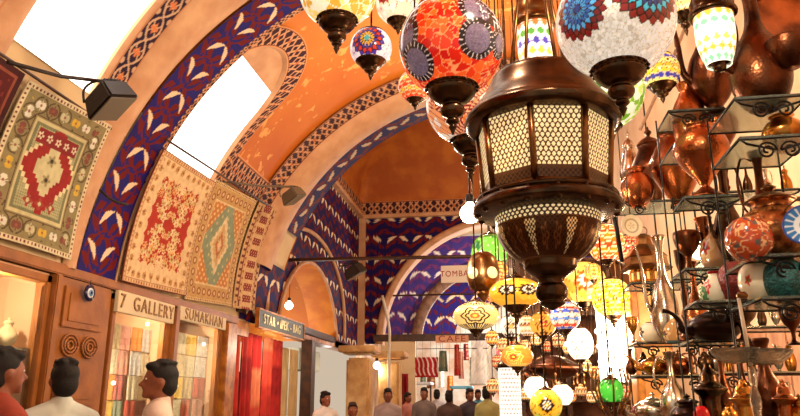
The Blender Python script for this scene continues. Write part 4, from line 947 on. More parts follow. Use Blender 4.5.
def bowl(u, v, x, y, z):
    q = (u * 8) % 1 - .5; m = (np.abs(q) < .17 * v) & (np.abs((u * 88 + v * 9) % 1 - .5) + np.abs((u * 88 - v * 9) % 1 - .5) < .5) & (v > .1) & (v < .93)
    C = np.tile(H(84, 52, 30), (len(u), 1)); C[m] = H(230, 200, 140)
    x_ = (np.abs(q) - .34) * 9; y_ = (v - .52) * 3.2; r_ = np.hypot(x_, y_); e = (np.abs(r_ - .62 - .22 * np.cos(5 * np.arctan2(y_, x_))) < .14) | (r_ < .16); C[e & ~m] = H(140, 96, 60)
    e = ((v < .08) | (v > .95)); C[e] = H(130, 90, 56); dk = (~m) & (r_ > 1.0) & (np.sin(u * 420) * np.sin(v * 50) > .4); C[dk] = H(52, 32, 20); return C
BOWLM = mat('engraved_brass', rough=.32, metal=.85, attr=True, emis=.5, emask=True, bump=.15, bscale=60)
bp_ = [Vector((r_, z, 0)) for r_, z in lprof([(56, 262), (74, 256), (92, 246), (102, 236), (106, 227)])]; bp2 = smooth_pts(bp_, 6); bz = np.array([p_.y for p_ in bp2]); br_ = np.array([p_.x for p_ in bp2]); bt = np.linspace(0, 1, len(bp2))
grid('pierced_bowl', 520, 60, lambda u, v: (np.interp(v, bt, br_) * np.sin(2 * PI * u), -np.interp(v, bt, br_) * np.cos(2 * PI * u), np.interp(v, bt, bz)), bowl, BOWLM, big, emi=lambda *a: (bowl(*a)[:, 0] > .5).astype(float) * .6)
lathe('finial', lprof([(58, 258), (54, 264), (50, 270), (34, 276), (27, 279), (26, 284), (31, 288), (31, 296), (24, 301), (26, 304), (12, 308), (0, 311)][::1]), BRONZE, big, 36, sm=3, flute=.01, fl_n=18)
bm = bmesh.new()
for k in range(16):
    a = 2 * PI * k / 16 + .1; R_ = rp(140); tube(bm, [(R_ * math.cos(a), R_ * math.sin(a), zpx(200)), (R_ * math.cos(a), R_ * math.sin(a), zpx(212))], [.009, .016], 8); ell(bm, (R_ * math.cos(a), R_ * math.sin(a), zpx(212)), (.016, .016, .02))
tube(bm, [(rp(140) * math.cos(2 * PI * k / 64), rp(140) * math.sin(2 * PI * k / 64), zpx(201)) for k in range(65)], .01, 6)
bobj('drop_bead', bm, BRONZE, big, True)
bm = bmesh.new()
for k in range(72): a = 2 * PI * k / 72; ell(bm, (rp(158) * math.cos(a), rp(158) * math.sin(a), zpx(123)), (.008, .008, .008)) if k % 1 == 0 else None
bobj('beaded_edge', bm, BRASS, big, True)
tubes('chain', [([(rp(70) * math.cos(a), rp(70) * math.sin(a), zpx(80)), (rp(40) * math.cos(a), rp(40) * math.sin(a), zpx(0)), (0, 0, ztop(lp) - lp.z)], .007) for a in (.4, 2.0, 3.6, 5.2)], BRASS, big, 6)
lamp('lantern_glow', lp + Vector((0, 0, .0)), 3, (1, .8, .5), .1)
# pendant frame behind the lantern
tag(tubes('iron_pole', [([at(608, 190, Y=3.6), at(617, 230, Y=3.6), at(622, 262, Y=3.6)], .012), ([at(600, 130, Y=3.6), at(608, 190, Y=3.6)], .012)], IRON, None, 8), 'thin grey iron pole right of the big brass lantern', 'pole')
bulb(470, 212, 4.0, .06, 'glaring white bulb left of the big lantern bowl', 18, 3.3, (1, .95, .86))
# ------------------------------------------------------------------ smaller lamps clustered below the lantern
Yw, Or, Rd, Gr, Bl, Wh, Dk = (246, 176, 30), (230, 96, 10), (206, 40, 24), (60, 150, 40), (60, 80, 190), (255, 246, 226), (50, 24, 18)
HOT = SHADE_HOT
ml = mosaic_lamp
ml(490, 252, 19, 5.9, pt_rosettes([Gr, (110, 190, 70), (30, 100, 40)], (200, 240, 160), [], 60), 'green glass lamp behind the left of the lantern bowl', cap=.5, N=64)
ml(476, 316, 23, 4.2, pt_star((246, 214, 130), Dk, (230, 110, 60)), 'oval cream lamp with black double star pattern beneath the lettered sign', cap=.36, sq=.62, N=160)
ml(516, 293, 27, 4.6, pt_rosettes([(246, 180, 50), (240, 160, 40)], (250, 200, 90), [(-.35, .0, .12, 10, [Dk, (250, 230, 190), Dk]), (.45, 0, .12, 10, [Dk, (250, 230, 190), Dk]), (1.3, 0, .12, 10, [Dk, (250, 230, 190), Dk])], 40), 'yellow lamp with two dark flower rosettes left of the lantern finial', cap=.5, sq=.55, N=130)
ml(497, 290, 14, 5.4, pt_bands([Or, Yw, (250, 150, 40)]), 'orange lamp glowing behind the yellow rosette lamp', N=48)
ml(584, 283, 22, 6.0, pt_rosettes([(248, 206, 96), (244, 170, 60)], (180, 90, 30), [(0, 0, .16, 10, [Or, Wh, Or])], 60), 'pale yellow globe right of the lantern finial', N=72, inner=4)
ml(612, 298, 20, 5.3, pt_bands([(226, 200, 20), (240, 210, 30), (200, 160, 10)], 16), 'bright yellow green lamp above the white light curtain', N=72, M=HOT, inner=6)
ml(606, 243, 18, 4.5, pt_bands([Or, (240, 120, 10), (226, 60, 6)], 10), 'glowing orange lamp beside the white plate', N=72, M=HOT, sq=1.1)
ml(628, 250, 15, 6.2, pt_bands([Rd, (226, 90, 60), (170, 30, 26)], 16), 'red speckled lamp between orange lamp and brass house lantern', N=64)
ml(565, 316, 15, 4.3, pt_bands([(90, 140, 220), Wh, (60, 90, 200), (240, 60, 50), Wh], 8), 'small white and blue lamp below the lantern finial', N=72)
ml(511, 326, 11, 5.0, pt_star(Wh, Dk, (206, 170, 90), 8), 'small white lamp with dark ring, left of the row under the yellow lamp', N=48, sq=1.1)
ml(543, 324, 13, 4.7, pt_star((240, 170, 70), (90, 40, 20), Rd, 8), 'small amber lamp with beaded ring, middle of the row under the yellow lamp', N=48)
ml(527, 326, 8, 4.8, pt_bands([(210, 130, 60), Wh]), 'tiny tan lamp between white and amber lamps', N=36, sq=1.4)
ml(517, 356, 16, 3.95, pt_star((244, 140, 50), (250, 210, 100), Rd, 8, -.25), 'oval orange lamp with red centre above the white cylinder lamp', sq=.72, N=110)
ml(546, 405, 16, 3.8, pt_rosettes([(250, 210, 90), (240, 190, 60), (190, 200, 80)], (120, 90, 30), [(0, 0, .2, 8, [Wh, Dk, Yw])], 60), 'yellow mosaic lamp at the bottom edge below the copper chandelier', N=64)
ml(536, 388, 12, 5.2, pt_bands([Wh, (255, 250, 240)]), 'bright white globe left under the copper chandelier', N=48, M=HOT, inner=3)
ml(562, 395, 11, 5.3, pt_bands([Wh, (250, 226, 200)]), 'bright white globe right under the copper chandelier', N=48, M=HOT, inner=3)
ml(580, 344, 13, 5.4, pt_bands([Wh, (255, 250, 240), Wh], 8), 'dazzling white lamp left of the light curtain', N=48, M=HOT, sq=1.3, inner=4)
ml(593, 272, 9, 5.8, pt_bands([(230, 150, 60), Yw]), 'small amber lamp tucked between two yellow lamps', N=40)
ml(499, 270, 9, 5.6, pt_bands([(180, 90, 40), Yw]), 'small brown amber lamp above the orange lamp', N=40)
rack = thing('hanging_rack', 'black iron ceiling rack from which the nearest lamps hang', 'rack', (0, 2.4, RACK_Z))
xs = [b.x for b in BARS]
for yy in sorted({round(b.y, 2) for b in BARS}): tubes('cross_bar', [([(min(xs) - .3, yy - 2.4, .008), (max(xs) + .3, yy - 2.4, .008)], .009)], IRON, rack, 6)
for xx in (min(xs) - .3, max(xs) + .3):
    tubes('side_bar', [([(xx, -.7, .02), (xx, 1.2, .02)], .011)], IRON, rack, 6)
    for yy in (-.7, 1.2): tubes('hanger_rod', [([(xx, yy, .02), (xx, yy, ZC + math.sqrt(R0 ** 2 - xx * xx) - RACK_Z - .006)], .009)], IRON, rack, 6)
# green goblet lamp in a wire frame
g = ml(611, 391, 12, 4.0, pt_rosettes([(40, 150, 40), (70, 190, 60), (20, 100, 30)], (150, 230, 120), [], 50), 'green glass lamp in a wire frame at the bottom by the light curtain', N=56, sq=1.25, cap=.7)
tubes('wire_frame', [([(.085 * math.cos(a), .085 * math.sin(a), .12), (.10 * math.cos(a), .10 * math.sin(a), .0), (.04 * math.cos(a), .04 * math.sin(a), -.12)], .005) for a in [2 * PI * k / 8 for k in range(8)]], BRASS, g, 6, 3)
# white pierced cylinder lamp
p = at(510, 392, Y=4.4); t = thing('cylinder_lamp', 'white pierced cylinder lamp below the oval orange lamp', 'hanging lamp', p)
def cyl(u, v, x, y, z):
    C = np.tile(H(255, 252, 246), (len(u), 1)); C[(np.hypot((u * 20 + .5 * (np.floor(v * 12) % 2)) % 1 - .5, (v * 12) % 1 - .5) < .22)] = H(150, 120, 100); return C
grid('pierced_shade', 120, 60, lambda u, v: (.065 * np.sin(2 * PI * u), -.065 * np.cos(2 * PI * u), -.16 + .30 * v), cyl, mat('white_lit_shade', rough=.4, attr=True, emis=1.0), t)
lathe('top_cap', [(.07, .14), (.072, .16), (.05, .19), (.01, .24)], BRONZE, t, 24); lathe('base_ring', [(.068, -.16), (.07, -.18), (.04, -.2), (.01, -.23)], BRONZE, t, 24)
tubes('chain', [([(0, 0, .22), (0, 0, ztop(p) - p.z)], .006)], BRONZE, t, 6)
# two eyed little brass lantern
p = at(483, 272, Y=4.75); t = thing('small_lantern', 'small brass lantern with two round pale windows under the glaring bulb', 'lantern', p)
lathe('body', [(.03, .14), (.055, .13), (.093, .09), (.11, .02), (.11, -.06), (.08, -.12), (.02, -.14)], BRASS, t, 24)
for a in (-.62, .62, 2.2, -2.2):
    o = lathe('round_window', [(0, .0), (.038, 0), (.04, .008), (0, .012)], mat('pale_lit_window', (244, 214, 150), .4, emis=.9), t, 20, sm=1); o.location = (.105 * math.sin(a), -.105 * math.cos(a), -.02); o.rotation_euler = (PI / 2, 0, a)
lathe('finial', [(.04, -.12), (.05, -.15), (.02, -.19), (.0, -.23)], BRASS, t, 20); tubes('chain', [([(0, 0, .12), (0, 0, ztop(p) - p.z)], .006)], BRONZE, t, 6)
# copper chandelier
p = at(553, 368, Y=6.0); t = thing('chandelier', 'dark copper chandelier with hanging drops above the yellow bottom lamp', 'chandelier', p)
lathe('dish', [(.0, .1), (.08, .09), (.18, .04), (.24, .0), (.2, -.05), (.1, -.08), (.0, -.09)], DCOPPER, t, 30, flute=.03, fl_n=12)
for k in range(8):
    a = 2 * PI * k / 8; o = tubes('arm', [([(.2 * math.cos(a), .2 * math.sin(a), 0), (.27 * math.cos(a), .27 * math.sin(a), -.04), (.28 * math.cos(a), .28 * math.sin(a), .04)], .008)], DCOPPER, t, 6, 3)
    lathe('drop', [(.0, -.16), (.014, -.13), (.006, -.1), (.012, -.06), (.004, -.04)], BRASS, o, 10, loc=(.24 * math.cos(a), .24 * math.sin(a), 0))
tubes('chain', [([(0, 0, .08), (0, 0, ztop(p) - p.z)], .007)], DCOPPER, t, 6)
# light curtain: strings of small lights
p = at(621, 340, Y=5.6)
t = thing('light_string_curtain', 'dazzling bunch of white light strings beside the brown cabinet', 'light curtain', (p.x, 5.6, p.z + .25))
for k in range(9):
    xk = -.16 + .04 * k; tubes('cord', [([(xk, 0, .02), (xk + RNG.uniform(-.02, .02), RNG.uniform(-.05, .05), -.45 - .12 * (k % 3))], .004)], mat('clear_cord', (230, 220, 200), .4), t, 5)
    bm = bmesh.new()
    for j in range(13): ell(bm, (xk + RNG.uniform(-.016, .016), RNG.uniform(-.012, .012), -.03 - j * .038 - .01 * (k % 3)), (.017, .017, .020))
    tube(bm, [(xk, 0, .02), (xk, 0, -.56)], .014, 5); bobj('light_string', bm, BULB, t, True)
tubes('top_rail', [([(-.2, 0, .02), (.2, 0, .02)], .012), ([(0, 0, .02), (0, 0, ztop(p) - p.z - .25)], .006)], BRASS, t, 6)
lamp('curtain_light', p + Vector((0, -.25, 0)), 26, (1, .86, .62), .12); lamp('curtain_light', p + Vector((0, .3, -.1)), 16, (1, .86, .62), .12)
# many little lamps deeper in the shop; nothing tells them apart
pal = [[Or, Yw], [Rd, (240, 120, 60)], [Yw, Wh], [(206, 120, 60), (240, 190, 120)], [(150, 60, 40), (230, 160, 90)]]
protos = []
for i, c in enumerate(pal):
    q = ml(520, 345, 7, 6.4, pt_bands(c + [Dk]), ['little orange', 'little red', 'little pale yellow', 'little tan', 'little brown'][i] + ' mosaic lamp hanging deep in the shop below the lantern', group='little lamps deep in the shop', N=36, chain=False, sq=1.1)
    tubes('chain', [([(0, 0, .08), (0, 0, 3.9)], .003)], BRONZE, q, 5); protos.append(q)
spots = [(492 + 11 * (i % 13) + (i // 13) * 5 % 9, 338 + 24 * (i // 13) + (i * 7) % 13) for i in range(39)]
used = set()
for i, (px, py) in enumerate(spots):
    k = (i * 3 + i // 5) % 5; Yk = 6.5 + (i * 0.37) % 1.9; q = protos[k] if k not in used else copy_tree(protos[k]); used.add(k); q.location = at(px, py, Y=Yk)
for j, y_ in enumerate((6.2, 6.8, 7.4, 8.0, 8.5)):
    pass
# shop shelving behind the lamps, across the right side of the hall
t = thing('shop_cabinet', 'dark wooden shop cabinet with shelves behind the hanging lamps', 'cabinet', (1.02, 9.2, 0))
b2('back_panel', -.86, .86, .2, .25, 0, 3.3, mat('cabinet_back', (150, 84, 44), .6, c2=(84, 44, 22), scale=3), t)
for x in (-.86, -.3, .28, .86): b2('upright', x - .03, x + .03, -.15, .2, 0, 3.3, DARKW, t)
for z in (.6, 1.2, 1.55, 1.9, 2.25, 2.6, 2.95, 3.3): b2('shelf_board', -.86, .86, -.15, .2, z - .03, z, DARKW, t)
lamp('cabinet_light', (.9, 8.4, 2.9), 30, (1, .74, .42), .1); lamp('cabinet_light', (.5, 7.2, 2.2), 20, (1, .8, .55), .1)
# ------------------------------------------------------------------ metalware and ceramics on the iron stands at the right
PROF = {
 'ewer': [(.62, 0), (.66, .02), (.40, .06), (.34, .09), (.62, .15), (.92, .25), (1, .34), (.88, .45), (.55, .56), (.34, .66), (.28, .78), (.36, .90), (.5, .97), (.46, 1.0)],
 'flask': [(.30, 0), (.45, .02), (.8, .10), (1, .22), (.98, .34), (.72, .48), (.40, .58), (.27, .68), (.24, .82), (.34, .93), (.52, 1.0), (.46, 1.0)],
 'urn': [(.30, 0), (.34, .02), (.30, .06), (.50, .16), (.86, .36), (1, .50), (.94, .60), (.68, .76), (.52, .86), (.56, .90), (.50, .92)],
 'round_urn': [(.62, 0), (.66, .03), (.45, .09), (.18, .17), (.22, .22), (.55, .38), (.95, .58), (1, .70), (.85, .84), (.55, .93), (.5, .97), (.56, 1.0)],
 'pot': [(.45, 0), (.5, .03), (.8, .15), (1, .38), (.97, .52), (.75, .70), (.5, .78), (.5, .84), (.6, .88), (.56, .90)],
 'jar': [(.55, 0), (.62, .03), (.9, .2), (1, .42), (.85, .65), (.5, .82), (.42, .9), (.55, 1.0), (.5, 1.0)],
 'goblet': [(.62, 0), (.6, .03), (.25, .1), (.2, .3), (.35, .42), (.8, .6), (1, .85), (.95, 1), (.88, .98)],
 'beaker': [(.5, 0), (.5, .05), (.4, .3), (.45, .6), (.75, .9), (1, 1.0), (.92, .98)],
 'bell': [(.5, 0), (.56, .04), (.56, .38), (.72, .46), (1.0, .52), (.98, .55), (.6, .62), (.48, .74), (.26, .82), (.2, .88), (.12, .9)],
 'teapot': [(.5, 0), (.55, .03), (.85, .18), (1, .42), (.9, .64), (.6, .78), (.35, .82)],
 'ball': [(.2, 0), (.6, .08), (.92, .3), (1, .52), (.88, .78), (.55, .95), (.3, 1.0), (.26, .97)],
 'bowl': [(.35, 0), (.4, .05), (.6, .2), (.9, .6), (1, 1.0), (.95, .98), (.8, .5)],
 'candle': [(1, 0), (.95, .04), (.4, .1), (.3, .2), (.5, .28), (.25, .36), (.35, .5), (.22, .62), (.3, .76), (.5, .84), (.6, 1.0)],
}
def vessel(kind, cx, ytop, ybase, wpx, Y, m, name, label, cat, parts='', group=None, tilt=0, paint=None, rz=0, pcol=None):
    """parts: l lid, k knob, h handle (right), g handle (left), s spout (left), r spout (right), H two handles"""
    b_, tp = at(cx, ybase, Y=Y), at(cx, ytop, Y=Y); h = tp.z - b_.z; r = wpx / 2 * dep(b_) / F
    t = thing(name, label, cat, b_, YAW + rz, group); hb = h * (.80 if 'l' in parts else 1); sg = 36 if wpx > 30 else 24
    if paint:
        pr = smooth_pts([Vector((a, b, 0)) for a, b in PROF[kind]], 4); tt = np.linspace(0, 1, len(pr)); pR = np.array([p.x for p in pr]); pZ = np.array([p.y for p in pr])
        grid('body', 96, 80, lambda u, v: (r * np.interp(v, tt, pR) * np.sin(2 * PI * u), -r * np.interp(v, tt, pR) * np.cos(2 * PI * u), hb * np.interp(v, tt, pZ)), lambda u, v, x, y, z: paint(u, np.interp(v, tt, pZ)), m, t)
    else: lathe('body', PROF[kind], m, t, sg, rs=r, zs=hb)
    m2 = m if not paint else (pcol or BRASS)
    if 'l' in parts:
        zt = hb * PROF[kind][-1][1]; rr = r * PROF[kind][-1][0] * 1.1
        l = lathe('lid', [(1.0, -.03), (1.08, .02), (1.0, .10), (.7, .32), (.35, .46), (.2, .52), (.18, .58)], m2, t, sg, z0=zt, rs=rr, zs=h * .2)
        lathe('knob', [(.1, 0), (.2, .1), (.42, .3), (.45, .45), (.25, .62), (.12, .72), (.16, .8), (.02, 1.0)], m2, l, 16, z0=zt + h * .11, rs=rr * .7, zs=h * .13)
    for ch, sgn in (('h', 1), ('g', -1)):
        if ch in parts or 'H' in parts: tubes('handle', [([(sgn * r * .34, 0, hb * .9), (sgn * r * .95, 0, hb * .93), (sgn * r * 1.35, 0, hb * .72), (sgn * r * 1.2, 0, hb * .5), (sgn * r * .88, 0, hb * .42)], [r * .06, r * .09, r * .06])], m2, t, 8, 4)
    for ch, sgn in (('s', -1), ('r', 1)):
        if ch in parts: tubes('spout', [([(sgn * r * .8, 0, hb * .28), (sgn * r * 1.25, 0, hb * .36), (sgn * r * 1.35, 0, hb * .62), (sgn * r * 1.65, 0, hb * .86), (sgn * r * 1.95, 0, hb * .92)], [r * .2, r * .15, r * .1, r * .07, r * .09])], m2, t, 10, 4)
    return t
def stand(x0, x1, Y, ys, dpt, label, glassy=True, low=0):
    """iron shelf stand facing the camera: shelf fronts at image heights ys, measured at its middle"""
    cx = (x0 + x1) / 2; a, b = at(x0, 250, Y=Y), at(x1, 250, Y=Y); p = Vector(((a.x + b.x) / 2, Y, 0)); hw = (b.x - a.x) / 2
    t = thing('shelf_stand', label, 'shelf stand', p)
    zs = [at(cx, y, Y=Y).z for y in ys]; zm = max(zs) + .05
    for sx in (-1, 1):
        tubes('upright', [([(sx * hw, dpt / 2, 0), (sx * hw, dpt / 2, zm)], .004)], IRON, t, 6)
    for z in zs:
        s = boxes('glass_shelf' if glassy else 'shelf_board', [((0, 0, z - .006), (2 * hw, dpt, .010))], GLASS if glassy else DARKW, t)
        fr = tubes('shelf_rail', [([(-hw, -dpt / 2, z - .014), (hw, -dpt / 2, z - .012)], .004), ([(-hw, dpt / 2, z - .012), (hw, dpt / 2, z - .012)], .004), ([(-hw, -dpt / 2, z - .012), (-hw, dpt / 2, z - .012)], .004), ([(hw, -dpt / 2, z - .012), (hw, dpt / 2, z - .012)], .004)], IRON, t, 6)
        for sx in (-1, 1):
            pts = []
            for k in range(22):
                q = k / 21 * 3.6 * PI; rr = .034 * (1 - k / 26); pts.append((sx * (hw - .085 - rr * math.cos(q)), -dpt / 2, z - .058 + rr * math.sin(q)))
            tubes('scroll_bracket', [([(sx * hw, -dpt / 2, z - .012), (sx * (hw - .02), -dpt / 2, z - .03), pts[0]], .0045), (pts, .0045)], IRON, t, 6)
    return t
stand(738, 812, 2.65, (112, 150, 262, 302, 428), .34, 'nearest iron stand with glass shelves at the right edge')
stand(676, 734, 3.3, (118, 152, 272, 341, 428), .26, 'middle iron stand with scroll brackets carrying the dark teapot')
stand(624, 690, 4.3, (206, 285, 343, 375, 424), .3, 'farther iron stand carrying the lidded copper urns')
FB = [(236, 222, 190), (190, 40, 40), (70, 110, 60), (60, 80, 150)]
def floral(bg, cols, n=5, rows=2, sc=1.0):
    def f(u, z):
        C = np.tile(H(*bg), (len(u), 1)); k = np.floor(z * rows).astype(int)
        x = ((u * n + .25 + .5 * (k % 2)) % 1 - .5) * 2; y = ((z * rows) % 1 - .5) * 2.2; d = np.hypot(x, y) / sc; a = np.arctan2(y, x)
        C[d < .62 + .16 * np.cos(5 * a)] = H(*cols[0]); C[d < .34 + .1 * np.cos(5 * a + 1)] = H(*cols[1 % len(cols)]); C[d < .14] = H(*cols[2 % len(cols)]); C[(z > .93) | (z < .06)] = H(*cols[-1]); return C
    return f
def speck(a, b, s=40):
    return lambda u, z: np.where((vnoise(u * 3, z, s, 3) > .55)[:, None], H(*a), H(*b))
def emboss(u, z):
    C = np.tile(H(150, 92, 52), (len(u), 1)); q = np.sin(u * 2 * PI * 10) * np.sin(z * 30); C[q > .35] = H(96, 54, 30); C[(np.abs(z - .72) < .03) & (np.abs((u * 40) % 1 - .5) < .3)] = H(220, 160, 90); C[q < -.7] = H(200, 136, 80); return C
EMB = mat('embossed_brass', rough=.3, metal=.9, attr=True, bump=.3, bscale=50)
def inlay(u, z):
    C = np.tile(H(190, 72, 34), (len(u), 1)); n = np.abs(vnoise(u * 3, z, 9, 6) - .5); C[n < .06] = H(240, 190, 140); C[(vnoise(u * 3, z, 13, 9) > .72)] = H(90, 90, 90); return C
V = vessel
# top shelf and behind
V('flask', 766, -22, 112, 58, 2.6, DCOPPER, 'copper_ewer', 'big dark copper flask with long thick neck at the top right', 'ewer', 's')
V('ewer', 717, -6, 118, 46, 3.25, DCOPPER, 'copper_ewer', 'tall dark copper ewer with long spout behind the glass tube lamp', 'ewer', 'sh')
V('jar', 693, 84, 150, 34, 3.3, COPPER, 'copper_pitcher', 'copper pitcher with flared lip on the shelf below the glass tube lamp', 'pitcher', 'h')
V('bowl', 718, 122, 150, 44, 3.28, COPPER, 'copper_bowl', 'round shiny copper bowl beside the flared lip pitcher', 'bowl')
V('pot', 786, 112, 149, 40, 2.66, GOLDC, 'brass_pot', 'squat brass pot beneath the big dark flask', 'pot')
p = at(797, 60, Y=2.72); t = thing('copper_tray', 'round hammered copper tray leaning at the upper right corner', 'tray', p); o = lathe('plate', [(0, 0), (.8, .0), (1, .06), (1, .09), (.8, .04), (0, .03)], COPPER, t, 48, rs=.17, zs=.3, sm=1); o.rotation_euler = (1.25, 0, YAW); o.location = (0, 0, .165); o = tubes('rim', [([(.168 * math.cos(2 * PI * k / 40), .168 * math.sin(2 * PI * k / 40), .027) for k in range(41)], .007)], DCOPPER, t); o.rotation_euler = (1.25, 0, YAW); o.location = (0, 0, .165)
V('bowl', 792, 42, 68, 44, 2.5, DCOPPER, 'copper_pan', 'shallow copper pan in front of the hammered tray', 'pan')
# lidded urns
V('urn', 680, 110, 206, 52, 4.2, COPPER, 'lidded_urn', 'tallest lidded copper urn, nearest of the group by the iron stand', 'urn', 'l')
V('urn', 655, 124, 206, 42, 4.62, DCOPPER, 'lidded_urn', 'dark lidded urn with pointed finial behind the tallest urn', 'urn', 'l')
V('urn', 634, 126, 206, 22, 4.75, SILVER, 'lidded_urn', 'slim grey lidded urn at the far left of the urns', 'urn', 'l')
V('pot', 639, 164, 207, 32, 4.15, COPPER, 'copper_pot', 'low copper pot in front of the two left urns', 'pot')
V('round_urn', 707, 126, 200, 54, 2.96, COPPER, 'footed_urn', 'round footed copper urn with narrow stem on the glass shelf', 'urn')
V('flask', 771, 150, 262, 34, 2.72, DCOPPER, 'dark_jug', 'dark metal jug with ringed neck behind the embossed pot', 'jug', 'g')
V('ewer', 734, 158, 272, 28, 3.2, BRONZE, 'dark_ewer', 'slender dark bronze ewer with curved spout beside the floral pot', 'ewer', 'sh')
V('pot', 779, 178, 262, 74, 2.6, EMB, 'embossed_pot', 'large embossed brass pot with lid at the right edge', 'pot', 'lh', paint=emboss)
V('ball', 752, 218, 262, 46, 2.52, CERAMIC, 'inlaid_bowl', 'orange inlaid round bowl left of the embossed pot', 'bowl', paint=inlay)
p = at(806, 225, Y=2.3); t = thing('blue_plate', 'blue rimmed porcelain plate cut by the right edge of the picture', 'plate', p)
def platep(u, v, x, y, z):
    r = np.hypot(x, y) / .065; C = np.tile(H(220, 228, 236), (len(u), 1)); C[(r > .55) & (np.abs((u * 16) % 1 - .5) < .34)] = H(40, 110, 176); C[r > .9] = H(30, 70, 150); C[r < .3] = H(60, 130, 190); return C
o = grid('dish', 64, 16, lambda u, v: (.065 * v * np.cos(2 * PI * u), .065 * v * np.sin(2 * PI * u), .012 * v * v), platep, CERAMIC, t, thick=.004); o.rotation_euler = (PI / 2 - .1, 0, -.5)
o = tubes('plate_wire', [([(0, .01, .06), (.01, .05, .10), (.02, .2, .10)], .003)], IRON, t, 6, 3)
p = at(631, 226, Y=3.9); t = thing('white_plate', 'small white plate with embossed ring beside the iron pole', 'plate', p)
def wp(u, v, x, y, z): C = np.tile(H(236, 230, 208), (len(u), 1)); C[np.abs(v - .62) < .05] = H(180, 170, 150); C[(v < .3) & (np.sin(u * 30) > 0)] = H(206, 196, 170); return C
o = grid('dish', 48, 14, lambda u, v: (.062 * v * np.cos(2 * PI * u), .062 * v * np.sin(2 * PI * u), .012 * v * v), wp, CERAMIC, t, thick=.004); o.rotation_euler = (PI / 2, 0, .3)
tubes('hanging_wire', [([(0, 0, .06), (0, .03, .28)], .003)], IRON, t, 6)
# ceramic row
V('ball', 789, 260, 302, 46, 2.55, mat('teal_beadwork', rough=.35, attr=True, bump=.6, bscale=120), 'teal_beaded_vase', 'teal beaded round vase at the right edge', 'vase', paint=speck((30, 110, 110), (16, 60, 64), 60))
V('ball', 760, 262, 302, 36, 2.6, CERAMIC, 'cream_vase', 'cream round vase with pink flowers left of the teal beaded vase', 'vase', paint=floral((236, 224, 196), [(236, 224, 196), (206, 60, 60), (70, 120, 60)], 5, 1, .8))
V('ball', 739, 262, 303, 36, 2.93, mat('red_beadwork', rough=.35, attr=True, bump=.6, bscale=120), 'red_beaded_vase', 'dark red beaded round vase beside the cream flowered vase', 'vase', paint=speck((150, 30, 26), (96, 14, 16), 60))
V('jar', 717, 272, 303, 24, 2.96, CERAMIC, 'flowered_vase', 'small white vase with a red flower, left of the red beaded vase', 'vase', paint=floral((240, 230, 208), [(206, 40, 46), (240, 200, 190), (150, 20, 30)], 4, 1, .75))
V('ball', 706, 286, 303, 12, 2.96, CERAMIC, 'green_pot', 'tiny green patterned pot at the left end of the ceramic row', 'pot', paint=floral((70, 130, 80), [(220, 220, 190), (60, 110, 60)], 4, 1))
stand(684, 741, 2.96, (201, 303), .2, 'small iron stand holding the footed copper urn and little flowered vases')
V('jar', 722, 226, 272, 38, 3.3, CERAMIC, 'floral_pot', 'two tone ceramic pot with red flowers behind the ceramic row', 'pot', 'h', paint=floral((206, 160, 120), [(220, 196, 160), (176, 40, 44), (90, 60, 70)], 4, 1, .9), pcol=COPPER)
V('beaker', 709, 218, 272, 18, 3.36, COPPER, 'copper_beaker', 'tall flared copper beaker in front of the bright glow', 'beaker')
V('goblet', 690, 232, 272, 26, 3.35, DCOPPER, 'copper_goblet', 'dark copper goblet left of the flared beaker', 'goblet')
V('flask', 668, 236, 342, 28, 4.02, SILVER, 'silver_ewer', 'gleaming tinned silver ewer with long neck beside the brass house lantern', 'ewer', 's')
V('candle', 689, 250, 341, 20, 3.45, DCOPPER, 'candlestick', 'dark turned candlestick left of the black teapot', 'candlestick')
V('flask', 700, 262, 341, 20, 3.4, COPPER, 'slim_flask', 'slim copper flask between candlestick and black teapot', 'flask')
V('candle', 657, 270, 342, 18, 4.4, BRONZE, 'bronze_candlestick', 'small bronze candlestick in front of the brown cabinet panel', 'candlestick')
V('teapot', 716, 300, 341, 52, 3.2, mat('black_metal', (44, 24, 18), .3, .8), 'dark_teapot', 'dark round teapot with tall pointed spout on the middle shelf', 'teapot', 'lsh')
V('goblet', 745, 302, 341, 30, 3.1, BRONZE, 'bronze_goblet', 'bronze goblet right of the dark teapot', 'goblet')
V('ball', 653, 322, 343, 24, 4.15, CERAMIC, 'white_flower_pot', 'white ceramic pot with dark flower at the left end of the lower shelf', 'pot', paint=floral((232, 224, 200), [(60, 70, 60), (200, 150, 110), (40, 60, 90)], 3, 1, .7))
V('jar', 674, 308, 343, 24, 4.0, CERAMIC, 'striped_jar', 'tan and brown ceramic jar between white pot and teapot', 'jar', paint=floral((190, 150, 100), [(220, 190, 150), (120, 60, 40), (70, 100, 110)], 4, 2))
V('jar', 687, 322, 343, 14, 4.0, CERAMIC, 'blue_jar', 'small blue grey jar behind the spout of the dark teapot', 'jar', paint=floral((100, 130, 130), [(200, 200, 180), (60, 80, 100)], 4, 2))
